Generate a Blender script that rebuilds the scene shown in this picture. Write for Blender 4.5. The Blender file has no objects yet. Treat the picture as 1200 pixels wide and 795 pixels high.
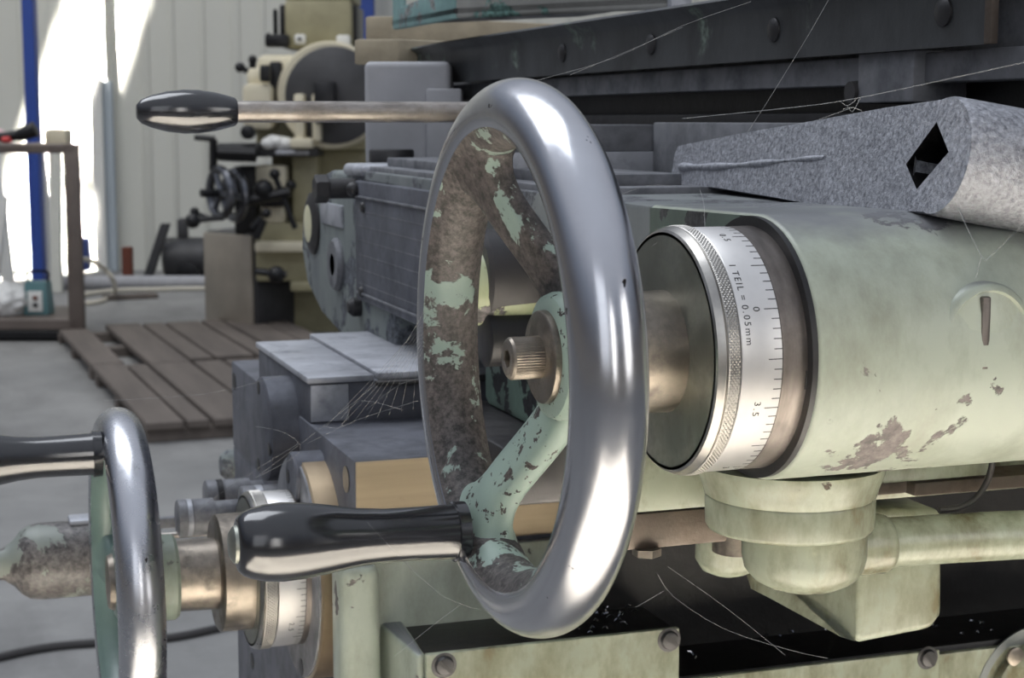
import bpy, bmesh, math, random
from mathutils import Vector as V, Matrix, noise
random.seed(7)
PI = math.pi
sc = bpy.context.scene
COL = sc.collection
sin, cos = math.sin, math.cos

# ------------------------------------------------------------------ camera model (1200 x 795)
F = 1952.0; TH = math.radians(18.9); PT = math.radians(7.5); CAMH = 1.1
CAM = V((0, 0, CAMH))
FW = V((sin(TH) * cos(PT), cos(TH) * cos(PT), -sin(PT)))
RT = V((cos(TH), -sin(TH), 0)); UP = RT.cross(FW)
FH = V((sin(TH), cos(TH), 0))
def ray(px, py): return FW + RT * ((px - 600) / F) + UP * ((397.5 - py) / F)
def AD(px, py, d): return CAM + ray(px, py) * d                # at a depth
def AX(px, py, x): r = ray(px, py); return CAM + r * (x / r.x)  # on the plane X = x
def AY(px, py, y): r = ray(px, py); return CAM + r * (y / r.y)
def AZ(px, py, z): r = ray(px, py); return CAM + r * ((z - CAMH) / r.z)
def AH(px, py, h): r = ray(px, py); return CAM + r * (h / r.dot(FH))   # at a ground distance

cam = bpy.data.cameras.new('camera'); co = bpy.data.objects.new('camera', cam); COL.objects.link(co)
cam.sensor_width = 36; cam.lens = 36 * F / 1200; cam.clip_start = .01; cam.clip_end = 200
co.matrix_world = Matrix((( RT.x, UP.x, -FW.x, 0), (RT.y, UP.y, -FW.y, 0), (RT.z, UP.z, -FW.z, CAMH), (0, 0, 0, 1)))
cam.dof.use_dof = True; cam.dof.focus_distance = .66; cam.dof.aperture_fstop = 30
sc.camera = co

# ------------------------------------------------------------------ materials
def S(r, g, b):
    f = lambda c: (c / 12.92 if c <= .04045 else ((c + .055) / 1.055) ** 2.4)
    return (f(r / 255), f(g / 255), f(b / 255), 1)

class NT:
    def __init__(s, name):
        s.m = bpy.data.materials.new(name); s.m.use_nodes = True; s.t = s.m.node_tree
        s.b = s.t.nodes['Principled BSDF']; s.tc = s.t.nodes.new('ShaderNodeTexCoord')
    def n(s, kind, **kw):
        nd = s.t.nodes.new('ShaderNode' + kind)
        for k, v in kw.items(): setattr(nd, k, v)
        return nd
    def l(s, a, b): s.t.links.new(a, b)
    def noise(s, scale, detail=6, rough=.6, vec=None, dist=0):
        n = s.n('TexNoise'); n.inputs['Scale'].default_value = scale; n.inputs['Detail'].default_value = detail
        n.inputs['Roughness'].default_value = rough; n.inputs['Distortion'].default_value = dist
        s.l(vec or s.tc.outputs['Object'], n.inputs['Vector']); return n.outputs['Fac']
    def stretch(s, sx, sy, sz):
        m = s.n('Mapping'); m.inputs['Scale'].default_value = (sx, sy, sz)
        s.l(s.tc.outputs['Object'], m.inputs['Vector']); return m.outputs['Vector']
    def ramp(s, fac, a, b, ca=(0, 0, 0, 1), cb=(1, 1, 1, 1)):
        r = s.n('ValToRGB'); e = r.color_ramp.elements
        e[0].position = a; e[0].color = ca; e[1].position = b; e[1].color = cb
        s.l(fac, r.inputs['Fac']); return r.outputs['Color']
    def mix(s, fac, a, b, mode='MIX'):
        m = s.n('Mix', data_type='RGBA', blend_type=mode)
        for sock, v in ((m.inputs[0], fac), (m.inputs[6], a), (m.inputs[7], b)):
            if hasattr(v, 'links'): s.l(v, sock)
            else: sock.default_value = v
        return m.outputs[2]
    def math(s, op, a, b=0.):
        m = s.n('Math', operation=op)
        for sock, v in ((m.inputs[0], a), (m.inputs[1], b)):
            if hasattr(v, 'links'): s.l(v, sock)
            else: sock.default_value = v
        return m.outputs[0]
    def bump(s, h, strength, dist=.001, prev=None):
        b = s.n('Bump'); b.inputs['Strength'].default_value = strength; b.inputs['Distance'].default_value = dist
        s.l(h, b.inputs['Height'])
        if prev: s.l(prev, b.inputs['Normal'])
        return b.outputs['Normal']
    def put(s, name, v):
        if hasattr(v, 'links'): s.l(v, s.b.inputs[name])
        else: s.b.inputs[name].default_value = v

def metal(name, col, rough=.3, metallic=1., grit=(60, .1), var=(20, .25), dark=None, dirt=None, rvar=.15, stretch=None, spec=.5):
    t = NT(name)
    vec = t.stretch(*stretch) if stretch else None
    v = t.noise(var[0], 6, .6, vec)
    lo = tuple(c * (1 - var[1]) for c in col[:3]) + (1,); hi = tuple(min(1, c * (1 + var[1])) for c in col[:3]) + (1,)
    c = t.ramp(v, .3, .7, lo, hi)
    met = metallic
    r = t.math('MULTIPLY_ADD', v, rvar); t.t.nodes[-1].inputs[2].default_value = rough - rvar * .5
    if dirt:                      # (colour, scale, lo, hi)
        mk = t.ramp(t.noise(dirt[1], 8, .65), dirt[2], dirt[3])
        c = t.mix(mk, c, dirt[0])
        m2 = t.math('MULTIPLY', t.math('SUBTRACT', 1., mk), metallic); met = m2
        r = t.math('ADD', r, t.math('MULTIPLY', mk, .3))
    t.put('Base Color', c); t.put('Metallic', met); t.put('Roughness', r); t.b.inputs['Specular IOR Level'].default_value = spec
    if grit[1]: t.put('Normal', t.bump(t.noise(grit[0], 6, .7, vec), grit[1], .001))
    return t.m

def paint(name, col, chip, thr=.7, scale=30, rough=.4, var=.15, chip_rough=.75, edge=.012, grime=None, bump=.15, fine=None, grimescale=14, dust=None):
    t = NT(name)
    a = t.noise(scale * .4, 5, .6)
    lo = tuple(c * (1 - var) for c in col[:3]) + (1,); hi = tuple(min(1, c * (1 + var)) for c in col[:3]) + (1,)
    c = t.ramp(a, .3, .7, lo, hi)
    if grime:
        c = t.mix(t.math('MULTIPLY', t.ramp(t.noise(grimescale, 8, .68, t.stretch(1, 1, .5)), .44, .68), grime[1]), c, grime[0])
    h = t.noise(scale, 9, .62, dist=.3)
    mk = t.ramp(h, thr, thr + edge)
    if fine:
        mk = t.math('MAXIMUM', mk, t.ramp(t.noise(scale * 4, 5, .6), fine, fine + .02))
    cc = t.mix(t.ramp(t.noise(scale * 9, 4, .75), .38, .66), tuple(x * .28 for x in chip[:3]) + (1,), tuple(x * 1.5 for x in chip[:3]) + (1,))
    col_ = t.mix(mk, c, cc)
    if dust:
        g = t.n('NewGeometry'); sp = t.n('SeparateXYZ'); t.l(g.outputs['Normal'], sp.inputs[0])
        up_ = t.math('ADD', sp.outputs['Z'], t.math('MULTIPLY', t.math('SUBTRACT', t.noise(22, 7, .65), .5), .5))
        col_ = t.mix(t.math('MULTIPLY', t.ramp(up_, dust[1], dust[2]), .92), col_, dust[0])
    t.put('Base Color', col_)
    t.put('Roughness', t.math('ADD', t.math('MULTIPLY', mk, chip_rough - rough), rough))
    n1 = t.bump(t.math('SUBTRACT', 1., mk), .5, .0006)
    n2 = t.bump(t.noise(scale * 3, 5, .6), bump, .001, n1)
    t.put('Normal', n2)
    return t.m

def plain(name, col, rough=.6, var=.15, scale=10, bump=.1, metallic=0, bscale=40, stretch=None):
    t = NT(name); vec = t.stretch(*stretch) if stretch else None
    lo = tuple(c * (1 - var) for c in col[:3]) + (1,); hi = tuple(min(1, c * (1 + var)) for c in col[:3]) + (1,)
    t.put('Base Color', t.ramp(t.noise(scale, 7, .62, vec), .3, .7, lo, hi)); t.put('Roughness', rough); t.put('Metallic', metallic)
    if bump: t.put('Normal', t.bump(t.noise(bscale, 6, .65, vec), bump, .002))
    return t.m

def chrome_mat(name, rough):
    t = NT(name)
    fine = t.noise(900, 3, .6, t.stretch(1, .12, .12)); pit = t.ramp(t.noise(130, 3, .55), .715, .735)
    c = t.mix(t.math('MULTIPLY', t.noise(26, 6, .65), .5), S(206, 207, 212), S(150, 151, 157))
    c = t.mix(pit, c, S(60, 56, 54))
    t.put('Base Color', c); t.put('Metallic', 1.)
    r = t.math('ADD', t.math('MULTIPLY', t.noise(38, 7, .7), .26), rough - .12); t.put('Roughness', r)
    n1 = t.bump(fine, .035, .0004); n2 = t.bump(t.math('SUBTRACT', 1., pit), .35, .0004, n1); t.put('Normal', n2)
    return t.m

m_chrome = chrome_mat('polished_chrome', .2)
m_chrome_b = chrome_mat('satin_chrome', .26)
RUST = S(76, 70, 67)
m_wheel_rust = paint('rusted_bare_casting', S(146, 163, 153), S(82, 77, 75), thr=.43, scale=38, rough=.42, bump=.5, chip_rough=.62, fine=.66)
m_wheel_rust_b = paint('rusted_spoke_casting', S(146, 163, 153), S(74, 69, 67), thr=.40, scale=30, rough=.42, bump=.5, chip_rough=.6)
m_wheel_paint = paint('worn_mint_paint', S(148, 166, 154), RUST, thr=.63, scale=62, rough=.34, bump=.25, fine=.60)
m_wheel_paint_b = paint('teal_paint', S(100, 120, 114), RUST, thr=.64, scale=60, rough=.36, bump=.2)
m_black = metal('black_bakelite', S(24, 25, 29), rough=.16, metallic=0., grit=(220, .03), var=(40, .2), rvar=.1, spec=.9)
m_black_dull = metal('blackened_steel_and_shadow', S(34, 34, 36), rough=.45, metallic=.3, grit=(260, .1), var=(60, .3))
m_sleeve = metal('oily_steel', S(138, 130, 120), rough=.36, grit=(300, .15), var=(60, .3), dirt=(S(50, 44, 40), 55, .5, .75))
m_disc = metal('turned_grey_steel', S(146, 148, 140), rough=.46, grit=(200, .06), var=(40, .2), dirt=(S(66, 66, 62), 34, .5, .85))
m_scale = metal('satin_scale_steel', S(214, 212, 210), rough=.42, metallic=.85, grit=(300, .04), var=(36, .1), rvar=.1)
m_collar = metal('dark_collar_steel', S(112, 106, 102), rough=.42, grit=(240, .1), var=(60, .4), stretch=(3, .5, .5), dirt=(S(52, 46, 42), 40, .5, .8))
m_bevel = metal('bright_bevel_steel', S(168, 165, 160), rough=.3, grit=(200, .08), var=(60, .3))
m_ink = plain('engraving_black', S(26, 25, 25), .6, .1, bump=0)
m_house = paint('mint_machine_paint', S(168, 175, 160), S(92, 86, 84), thr=.598, scale=21, rough=.36, grimescale=26, grime=(S(112, 114, 98), .7), bump=.14, var=.1, dust=(S(104, 106, 110), .72, .98))
m_house_low = paint('olive_machine_paint', S(150, 155, 136), S(72, 60, 48), thr=.685, scale=34, rough=.24, grimescale=40, grime=(S(92, 86, 62), .9), bump=.16, var=.14)
m_house_dark = paint('dusty_grey_green_paint', S(112, 116, 116), S(94, 96, 100), thr=.56, scale=24, rough=.62, grime=(S(80, 86, 88), .9), bump=.3, var=.12)
m_head = paint('worn_blue_grey_paint', S(126, 133, 129), S(98, 102, 108), thr=.52, scale=24, rough=.55, grime=(S(90, 96, 104), .8), bump=.2, var=.12)
m_knee = metal('dark_knee_iron', S(98, 100, 108), rough=.55, metallic=.5, grit=(160, .2), var=(30, .25), dirt=(S(66, 68, 74), 40, .45, .75))
m_iron = metal('dusty_grey_iron', S(126, 127, 131), rough=.5, metallic=.35, grit=(160, .2), var=(30, .25), dirt=(S(66, 68, 74), 40, .45, .75))
m_iron_l = metal('bright_ground_iron', S(174, 176, 182), rough=.45, metallic=.4, grit=(130, .12), var=(30, .2), dirt=(S(98, 100, 108), 50, .5, .8))
m_iron_d = metal('dark_oiled_iron', S(62, 61, 62), rough=.42, metallic=.5, grit=(130, .2), var=(26, .35), dirt=(S(34, 32, 32), 26, .45, .75))
m_guard = paint('worn_dark_guard', S(62, 64, 66), S(122, 136, 124), thr=.60, scale=26, rough=.5, edge=.14, grime=(S(30, 30, 32), .9), bump=.3)
m_oil_shade = metal('black_oily_shade_iron', S(13, 12, 13), rough=.38, metallic=0., grit=(120, .35), var=(40, .4), spec=.35)  # oily black; inside the crank's square hole it stands for shade
m_cast = None
def cast():
    t = NT('rough_forged_steel')
    v = t.noise(430, 6, .7); w = t.noise(24, 6, .65)
    c = t.ramp(v, .3, .72, S(100, 102, 108), S(224, 226, 234))
    t.put('Base Color', t.mix(t.math('MULTIPLY', w, .5), c, S(104, 106, 114)))
    t.put('Metallic', .5); t.put('Roughness', t.math('ADD', t.math('MULTIPLY', v, .2), .3))
    t.put('Normal', t.bump(v, .55, .0016, t.bump(t.noise(90, 4, .6), .5, .002)))
    return t.m
m_cast = cast()
m_brass = metal('tan_machined_steel', S(156, 140, 114), rough=.45, metallic=.35, grit=(300, .1), var=(26, .2), stretch=(.2, 1, 4), dirt=(S(92, 76, 56), 20, .6, .85))
m_flange = metal('bronze_tinted_steel', S(186, 166, 138), rough=.34, metallic=.9, grit=(300, .06), var=(20, .2))
m_brown = metal('brown_oily_steel', S(90, 80, 71), rough=.5, metallic=.35, grit=(260, .25), var=(40, .3), dirt=(S(60, 46, 36), 40, .5, .7))
m_rod = metal('pitted_steel_rod', S(152, 146, 140), rough=.34, grit=(520, .35), var=(160, .35), stretch=(.35, 1, 1), dirt=(S(70, 58, 46), 30, .5, .85))
m_wood = plain('grey_weathered_wood', S(168, 157, 136), .8, .2, 30, .3, bscale=90, stretch=(1, .12, 1))
m_wood_d = plain('dark_plank_wood', S(98, 90, 84), .8, .25, 4, .4, bscale=18, stretch=(3, .3, 1))
m_turq = paint('chipped_turquoise_paint', S(126, 160, 158), S(134, 134, 132), thr=.56, scale=26, rough=.6, grime=(S(80, 96, 96), .6), bump=.3)
m_tray_side = paint('flaking_grey_paint', S(150, 150, 146), S(112, 148, 140), thr=.56, scale=22, rough=.7, grime=(S(100, 100, 98), .6), bump=.3, chip_rough=.5)
m_block = plain('grey_ground_block', S(164, 164, 168), .6, .1, 30, .1)
def concrete():
    t = NT('concrete_floor')
    c = t.ramp(t.noise(1.6, 9, .66), .3, .7, S(118, 118, 117), S(150, 149, 147))
    c = t.mix(t.math('MULTIPLY', t.ramp(t.noise(3.1, 7, .7, t.stretch(1, .4, 1)), .5, .72), .55), c, S(96, 95, 94))
    c = t.mix(t.math('MULTIPLY', t.ramp(t.noise(60, 5, .7), .6, .75), .35), c, S(90, 90, 88))
    t.put('Base Color', c); t.put('Roughness', .75); t.put('Normal', t.bump(t.noise(40, 6, .7), .2, .002)); return t.m
m_conc = concrete()
m_wall = plain('pale_wall_panel', S(212, 212, 204), .7, .03, 1.0, .05, bscale=3)
m_white = plain('white_board', S(226, 226, 222), .5, .05, 3, .05)
m_pale = plain('pale_blue_board', S(178, 188, 196), .5, .06, 3, .05)
m_blue = plain('blue_paint', S(46, 74, 152), .45, .12, 3, .05)
m_cart = plain('brown_steel_frame', S(104, 94, 88), .5, .15, 5, .1)
m_cream = plain('cream_machine_paint', S(214, 206, 182), .42, .12, 4, .1)
m_olive = plain('olive_cream_paint', S(158, 152, 122), .5, .2, 5, .15)
m_tan = metal('tan_brushed_panel', S(178, 170, 158), rough=.4, metallic=.5, grit=(20, .05), var=(4, .15))
m_dgrey = plain('dark_grey_iron', S(72, 72, 74), .5, .25, 6, .1, metallic=.4)
m_blackbg = plain('black_iron', S(36, 36, 38), .35, .25, 6, .1, metallic=.4)
m_bgsteel = metal('worn_bright_iron', S(110, 112, 118), rough=.3, grit=(20, .05))
m_teal = plain('teal_plastic', S(96, 134, 138), .4, .08)
m_red = plain('red_plastic', S(196, 66, 66), .4, .08)
m_pink = plain('pink_cloth', S(222, 190, 192), .8, .1)
m_brick = plain('red_brown_block', S(112, 62, 46), .7, .1)
m_hose = plain('cream_rubber', S(206, 200, 186), .5, .05)
m_cable = plain('black_rubber', S(52, 50, 50), .6, .1)
m_bag = plain('white_plastic_film', S(232, 232, 230), .4, .06, 12, .5, bscale=18)
def silk():
    t = NT('cobweb_silk'); t.put('Base Color', S(190, 190, 188)); t.put('Roughness', .6)
    t.put('Alpha', t.math('MULTIPLY', t.noise(120, 3, .6), .75)); return t.m
m_web = silk()
m_swarf = metal('bright_steel_chip', S(150, 152, 160), rough=.22, grit=(200, 0))
m_brass_l = plain('cream_enamel', S(206, 202, 170), .4, .12, 20)

# ------------------------------------------------------------------ mesh helpers
class MB:
    def __init__(s): s.bm = bmesh.new(); s.mats = []
    def box(s, lo, hi, M=None, bev=0, seg=2, mi=0):
        t = bmesh.new(); bmesh.ops.create_cube(t, size=1)
        c = [(a + b) / 2 for a, b in zip(lo, hi)]; d = [abs(b - a) for a, b in zip(lo, hi)]
        for v in t.verts: v.co = V((c[i] + v.co[i] * d[i] for i in range(3)))
        if bev: bmesh.ops.bevel(t, geom=t.edges[:], offset=bev, segments=seg, profile=.5, affect='EDGES', clamp_overlap=True)
        s.join(t, M, mi); return s
    def join(s, t, M=None, mi=0):
        if M is not None: t.transform(M)
        off = len(s.bm.verts); vs = [s.bm.verts.new(v.co) for v in t.verts]
        t.verts.index_update()
        for f in t.faces:
            try:
                nf = s.bm.faces.new([vs[v.index] for v in f.verts]); nf.material_index = f.material_index or mi
            except ValueError: pass
        t.free()
    def lathe(s, o, axis, prof, n=64, ref=None, caps=True, mi=0, fn=None):
        """prof: list of (s along the axis, radius)"""
        a = V(axis).normalized(); o = V(o)
        e = V(ref) if ref else (V((0, 0, 1)) if abs(a.z) < .9 else V((0, 1, 0)))
        e = (e - a * e.dot(a)).normalized(); f = a.cross(e)
        t = bmesh.new(); rows = []
        for k, (d, r) in enumerate(prof):
            if r < 1e-7: rows.append([t.verts.new(o + a * d)]); continue
            rows.append([t.verts.new(o + a * d + (e * cos(2 * PI * i / n) + f * sin(2 * PI * i / n)) * (r if fn is None else fn(k, i, r))) for i in range(n)])
        for A, B in zip(rows, rows[1:]):
            for i in range(n):
                j = (i + 1) % n
                if len(A) == 1 and len(B) == 1: continue
                if len(A) == 1: t.faces.new((A[0], B[j], B[i]))
                elif len(B) == 1: t.faces.new((A[i], A[j], B[0]))
                else: t.faces.new((A[i], A[j], B[j], B[i]))
        if caps:
            if len(rows[0]) > 1: t.faces.new(rows[0][::-1])
            if len(rows[-1]) > 1: t.faces.new(rows[-1])
        bmesh.ops.recalc_face_normals(t, faces=t.faces[:])
        s.join(t, None, mi); return s
    def cyl(s, p0, p1, r0, r1=None, n=32, bev=0, mi=0):
        p0 = V(p0); p1 = V(p1); L = (p1 - p0).length; r1 = r0 if r1 is None else r1
        pr = [(0, r0), (L, r1)] if not bev else [(0, r0 - bev), (bev * .3, r0 - bev * .3), (bev, r0), (L - bev, r1), (L - bev * .3, r1 - bev * .3), (L, r1 - bev)]
        return s.lathe(p0, p1 - p0, pr, n, mi=mi)
    def tube(s, pts, r, n=12, mi=0, sub=6):
        P = spline(pts, sub) if sub > 1 and len(pts) > 2 else [V(p) for p in pts]
        t = bmesh.new(); rows = []; up = None
        for i, p in enumerate(P):
            d = (P[min(i + 1, len(P) - 1)] - P[max(i - 1, 0)]).normalized()
            if up is None: up = V((0, 0, 1)) if abs(d.z) < .9 else V((0, 1, 0))
            u = (up - d * up.dot(d)).normalized(); up = u; w = d.cross(u)
            rr = r(i / (len(P) - 1)) if callable(r) else r
            rows.append([t.verts.new(p + (u * cos(2 * PI * k / n) + w * sin(2 * PI * k / n)) * rr) for k in range(n)])
        for A, B in zip(rows, rows[1:]):
            for i in range(n): t.faces.new((A[i], A[(i + 1) % n], B[(i + 1) % n], B[i]))
        t.faces.new(rows[0][::-1]); t.faces.new(rows[-1])
        bmesh.ops.recalc_face_normals(t, faces=t.faces[:])
        s.join(t, None, mi); return s
    def prism(s, pts, vec, bev=0, seg=3, mi=0, M=None):
        t = bmesh.new(); vs = [t.verts.new(V(p)) for p in pts]
        f = t.faces.new(vs); r = bmesh.ops.extrude_face_region(t, geom=[f])
        nv = [g for g in r['geom'] if isinstance(g, bmesh.types.BMVert)]
        bmesh.ops.translate(t, vec=V(vec), verts=nv)
        bmesh.ops.recalc_face_normals(t, faces=t.faces[:])
        if bev:
            es = [e for e in t.edges if len(e.link_faces) == 2 and e.calc_face_angle(0) > .6]
            bmesh.ops.bevel(t, geom=es, offset=bev, segments=seg, profile=.5, affect='EDGES', clamp_overlap=True)
        s.join(t, M, mi); return s
    def ball(s, c, r, sx=1, sy=1, sz=1, n=24, M=None, mi=0):
        t = bmesh.new(); bmesh.ops.create_uvsphere(t, u_segments=n, v_segments=n // 2, radius=1)
        for v in t.verts: v.co = V(c) + V((v.co.x * r * sx, v.co.y * r * sy, v.co.z * r * sz))
        s.join(t, M, mi); return s

def spline(pts, sub):
    P = [V(p) for p in pts]; out = []
    for i in range(len(P) - 1):
        a = P[max(i - 1, 0)]; b = P[i]; c = P[i + 1]; d = P[min(i + 2, len(P) - 1)]
        for k in range(sub):
            t = k / sub
            out.append(.5 * ((2 * b) + (c - a) * t + (2 * a - 5 * b + 4 * c - d) * t * t + (3 * b - a - 3 * c + d) * t ** 3))
    out.append(P[-1]); return out

def props(o, label, cat, group=None, kind=None):
    if label: o['label'] = label
    if cat: o['category'] = cat
    if group: o['group'] = group
    if kind: o['kind'] = kind
    return o
def thing(name, loc, label, cat, group=None):
    o = bpy.data.objects.new(name, None); COL.objects.link(o); o.location = loc; o.empty_display_size = .02
    return props(o, label, cat, group)
def wloc(o):
    p = V((0, 0, 0))
    while o: p = p + o.location; o = o.parent
    return p
def build(mb, name, mat, parent=None, loc=None, angle=35, label=None, sharp=True, cat=None, group=None, kind=None):
    me = bpy.data.meshes.new(name)
    bmesh.ops.recalc_face_normals(mb.bm, faces=mb.bm.faces[:])
    mb.bm.to_mesh(me); mb.bm.free()
    base = wloc(parent) if parent else V(loc or (0, 0, 0))
    if parent is None and loc is None and len(me.vertices):
        xs = [v.co for v in me.vertices]
        base = V(((min(v.x for v in xs) + max(v.x for v in xs)) / 2, (min(v.y for v in xs) + max(v.y for v in xs)) / 2, min(v.z for v in xs)))
    me.transform(Matrix.Translation(-base))
    for m in (mat if isinstance(mat, (list, tuple)) else [mat]): me.materials.append(m)
    me.polygons.foreach_set('use_smooth', [True] * len(me.polygons))
    me.set_sharp_from_angle(angle=math.radians(angle))
    o = bpy.data.objects.new(name, me); COL.objects.link(o)
    if parent: o.parent = parent
    else: o.location = base
    return props(o, label, cat, group, kind)

def letters(txt, size, fn, mb, sx=1):
    cu = bpy.data.curves.new('lettering', 'FONT'); cu.body = txt; cu.size = size; cu.extrude = .00006; cu.space_character = 1.32; cu.space_word = .55; cu.resolution_u = 3
    o = bpy.data.objects.new('lettering', cu); COL.objects.link(o)
    bpy.context.view_layer.update()
    dg = bpy.context.evaluated_depsgraph_get(); me = bpy.data.meshes.new_from_object(o.evaluated_get(dg))
    bpy.data.objects.remove(o); t = bmesh.new(); t.from_mesh(me); bpy.data.meshes.remove(me)
    if t.faces: bmesh.ops.subdivide_edges(t, edges=[e for e in t.edges if e.calc_length() > size * .3], cuts=2)
    for v in t.verts: v.co = fn(v.co.x * sx, v.co.y, v.co.z)
    mb.join(t)

# ------------------------------------------------------------------ handwheels
def handwheel(c, root, spoke_deg, hdeg, hlen, mats, hub, seed=0, RC=.0875, r=.0125, hr=1.0, htilt=0, hR=.078, hoff=-.0125):
    """wheel whose axis runs along X; spoke_deg from +Y towards +Z; the grip points to -X"""
    chrome, rust, pnt = mats[:3]
    c = V(c)
    # rim: round bar; the strip facing the hub is left unpolished
    b = MB(); nu, nv = 192, 48; vs = []
    lim = 66
    for i in range(nu):
        u = 2 * PI * i / nu; d = V((0, cos(u), sin(u)))
        w = 3 * noise.noise(V((cos(u) * 9 + seed, sin(u) * 9, 1)))
        row = []
        for j in range(nv):
            v = 2 * PI * j / nv
            inner = abs((math.degrees(v) - 180 + 180) % 360 - 180)
            rr = r
            ang = abs(math.degrees(v) - 180)
            if ang < lim: rr = r - .0006 * min(1, (lim - ang) / 6.)
            row.append(b.bm.verts.new(c + d * (RC + rr * cos(v)) + V((rr * sin(v), 0, 0))))
        vs.append(row)
    for i in range(nu):
        for j in range(nv):
            f = b.bm.faces.new((vs[i][j], vs[(i + 1) % nu][j], vs[(i + 1) % nu][(j + 1) % nv], vs[i][(j + 1) % nv]))
            mid = abs(math.degrees(2 * PI * (j + .5) / nv) - 180)
            f.material_index = 1 if mid < lim else 0
    build(b, 'rim', [chrome, rust], root)
    # spokes, flared into the rim and the hub
    for k, (a, m) in enumerate(zip(spoke_deg, (mats[3]))):
        u = math.radians(a); d = V((0, cos(u), sin(u))); tn = V((0, -sin(u), cos(u)))
        b = MB(); rows = []; N, NS = 30, 28
        r0, r1 = hub[0] * .55, RC - r * .45
        for i in range(N + 1):
            t = i / N; rad = r0 + (r1 - r0) * t
            L = r1 - r0; s_o = (1 - t) * L; s_i = t * L
            def fil(s_, R): return (R - math.sqrt(max(0, R * R - (R - s_) ** 2))) if s_ < R else 0
            w = .0102 + fil(max(s_o - .002, 0), .020) + .7 * fil(s_i, .016)
            h = .0068 + .28 * fil(max(s_o - .002, 0), .014) + .5 * fil(s_i, .014)
            xh = hub[1] + .0125; x = xh * (1 - t * t * (3 - 2 * t)) + .0005
            row = []
            for q in range(NS):
                v = 2 * PI * q / NS; cq, sq = cos(v), sin(v)
                e = .72
                row.append(b.bm.verts.new(c + d * rad + tn * (w * math.copysign(abs(cq) ** e, cq)) + V((x + h * math.copysign(abs(sq) ** e, sq), 0, 0))))
            rows.append(row)
        for A, B in zip(rows, rows[1:]):
            for q in range(NS): b.bm.faces.new((A[q], A[(q + 1) % NS], B[(q + 1) % NS], B[q]))
        b.bm.faces.new(rows[0][::-1]); b.bm.faces.new(rows[-1])
        build(b, 'spoke', m, root, angle=60)
    # hub
    hx = hub[1] - .0005
    build(MB().lathe(c, (1, 0, 0), [(hx, .004), (hx, hub[0] * .86), (hx + .001, hub[0] * .95), (hx + .004, hub[0]), (hx + .020, hub[0]), (hx + .022, hub[0] - .002)], 64), 'hub', pnt, root)
    # grip
    u = math.radians(hdeg); p = c + V((hoff, hR * cos(u), hR * sin(u))); hax = V((-1, 0, htilt)).normalized()
    s_ = hlen / .1
    prof = [(-.003, .0114), (.0022, .0116), (.0024, .0106), (.006, .0104), (.022, .0101), (.034, .0101), (.046, .0109), (.058, .0126), (.070, .0141), (.080, .0146), (.088, .0141), (.094, .0128), (.0975, .0115), (.0995, .0098), (.1, .0085)]
    prof = [(d * s_, q * hr) for d, q in prof]
    g = build(MB().lathe(p, hax, prof, 56), 'grip_handle', m_black, root, angle=50)
    q = .1 * s_
    build(MB().lathe(p, hax, [(q - .002, .0072 * hr), (q, .0072 * hr), (q + .0012, .0068 * hr), (q + .0026, .0048 * hr), (q + .003, 0)], 32), 'end_cap', m_disc, g, label='grey domed steel end of the grip')
    return p

WC = AD(606, 420, .6)
w1 = thing('handwheel', WC, 'large polished chrome handwheel with black grip and flaking green spokes', 'handwheel')
handwheel(WC, w1, (60, 180, 300), 295, .0846,
          (m_chrome, m_wheel_rust, m_wheel_paint, (m_wheel_rust_b, m_wheel_paint, m_wheel_paint)), (.0235, .0115), 3, htilt=.022)
# washer, socket cap screw
build(MB().lathe(WC, (1, 0, 0), [(.0082, .006), (.0082, .0160), (.0088, .0169), (.0112, .0171), (.0114, .0165)], 56), 'washer', m_sleeve, w1)
b = MB(); hexp = [(.0033 * cos(i * PI / 3 + .35), .0033 * sin(i * PI / 3 + .35)) for i in range(6)]
def socket_screw(mb, o, R, L, N=96, hexr=.0036):
    """knurled head along +X with a hexagonal socket in its -X face"""
    t = bmesh.new(); o = V(o)
    def ring(x, f): return [t.verts.new(o + V((x, f(2 * PI * i / N) * cos(2 * PI * i / N), f(2 * PI * i / N) * sin(2 * PI * i / N)))) for i in range(N)]
    hx = lambda a: hexr * cos(PI / 6) / cos(((a + .3) % (PI / 3)) - PI / 6)
    kn = lambda a: R - (.00022 if int(round(a / (2 * PI) * N)) % 2 else 0)
    rows = [ring(.006, hx), ring(.0003, hx), ring(0, lambda a: hx(a) + .0004), ring(0, lambda a: R * .78), ring(.0005, lambda a: R * .9), ring(.0014, kn), ring(L, kn)]
    t.faces.new(rows[0])
    for A, B in zip(rows, rows[1:]):
        for i in range(N): t.faces.new((A[i], A[(i + 1) % N], B[(i + 1) % N], B[i]))
    t.faces.new(rows[-1][::-1])
    bmesh.ops.recalc_face_normals(t, faces=t.faces[:]); mb.join(t)
b = MB(); socket_screw(b, WC + V((-.0040, 0, 0)), .0078, .0125)
build(b, 'socket_screw', m_sleeve, w1, angle=25, label='knurled steel socket head screw')
build(MB().lathe(WC, (1, 0, 0), [(.030, .0222), (.0575, .0228), (.0585, .0228)], 64), 'hub_sleeve', m_sleeve, w1, label='brown stained steel sleeve behind the wheel hub')

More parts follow.
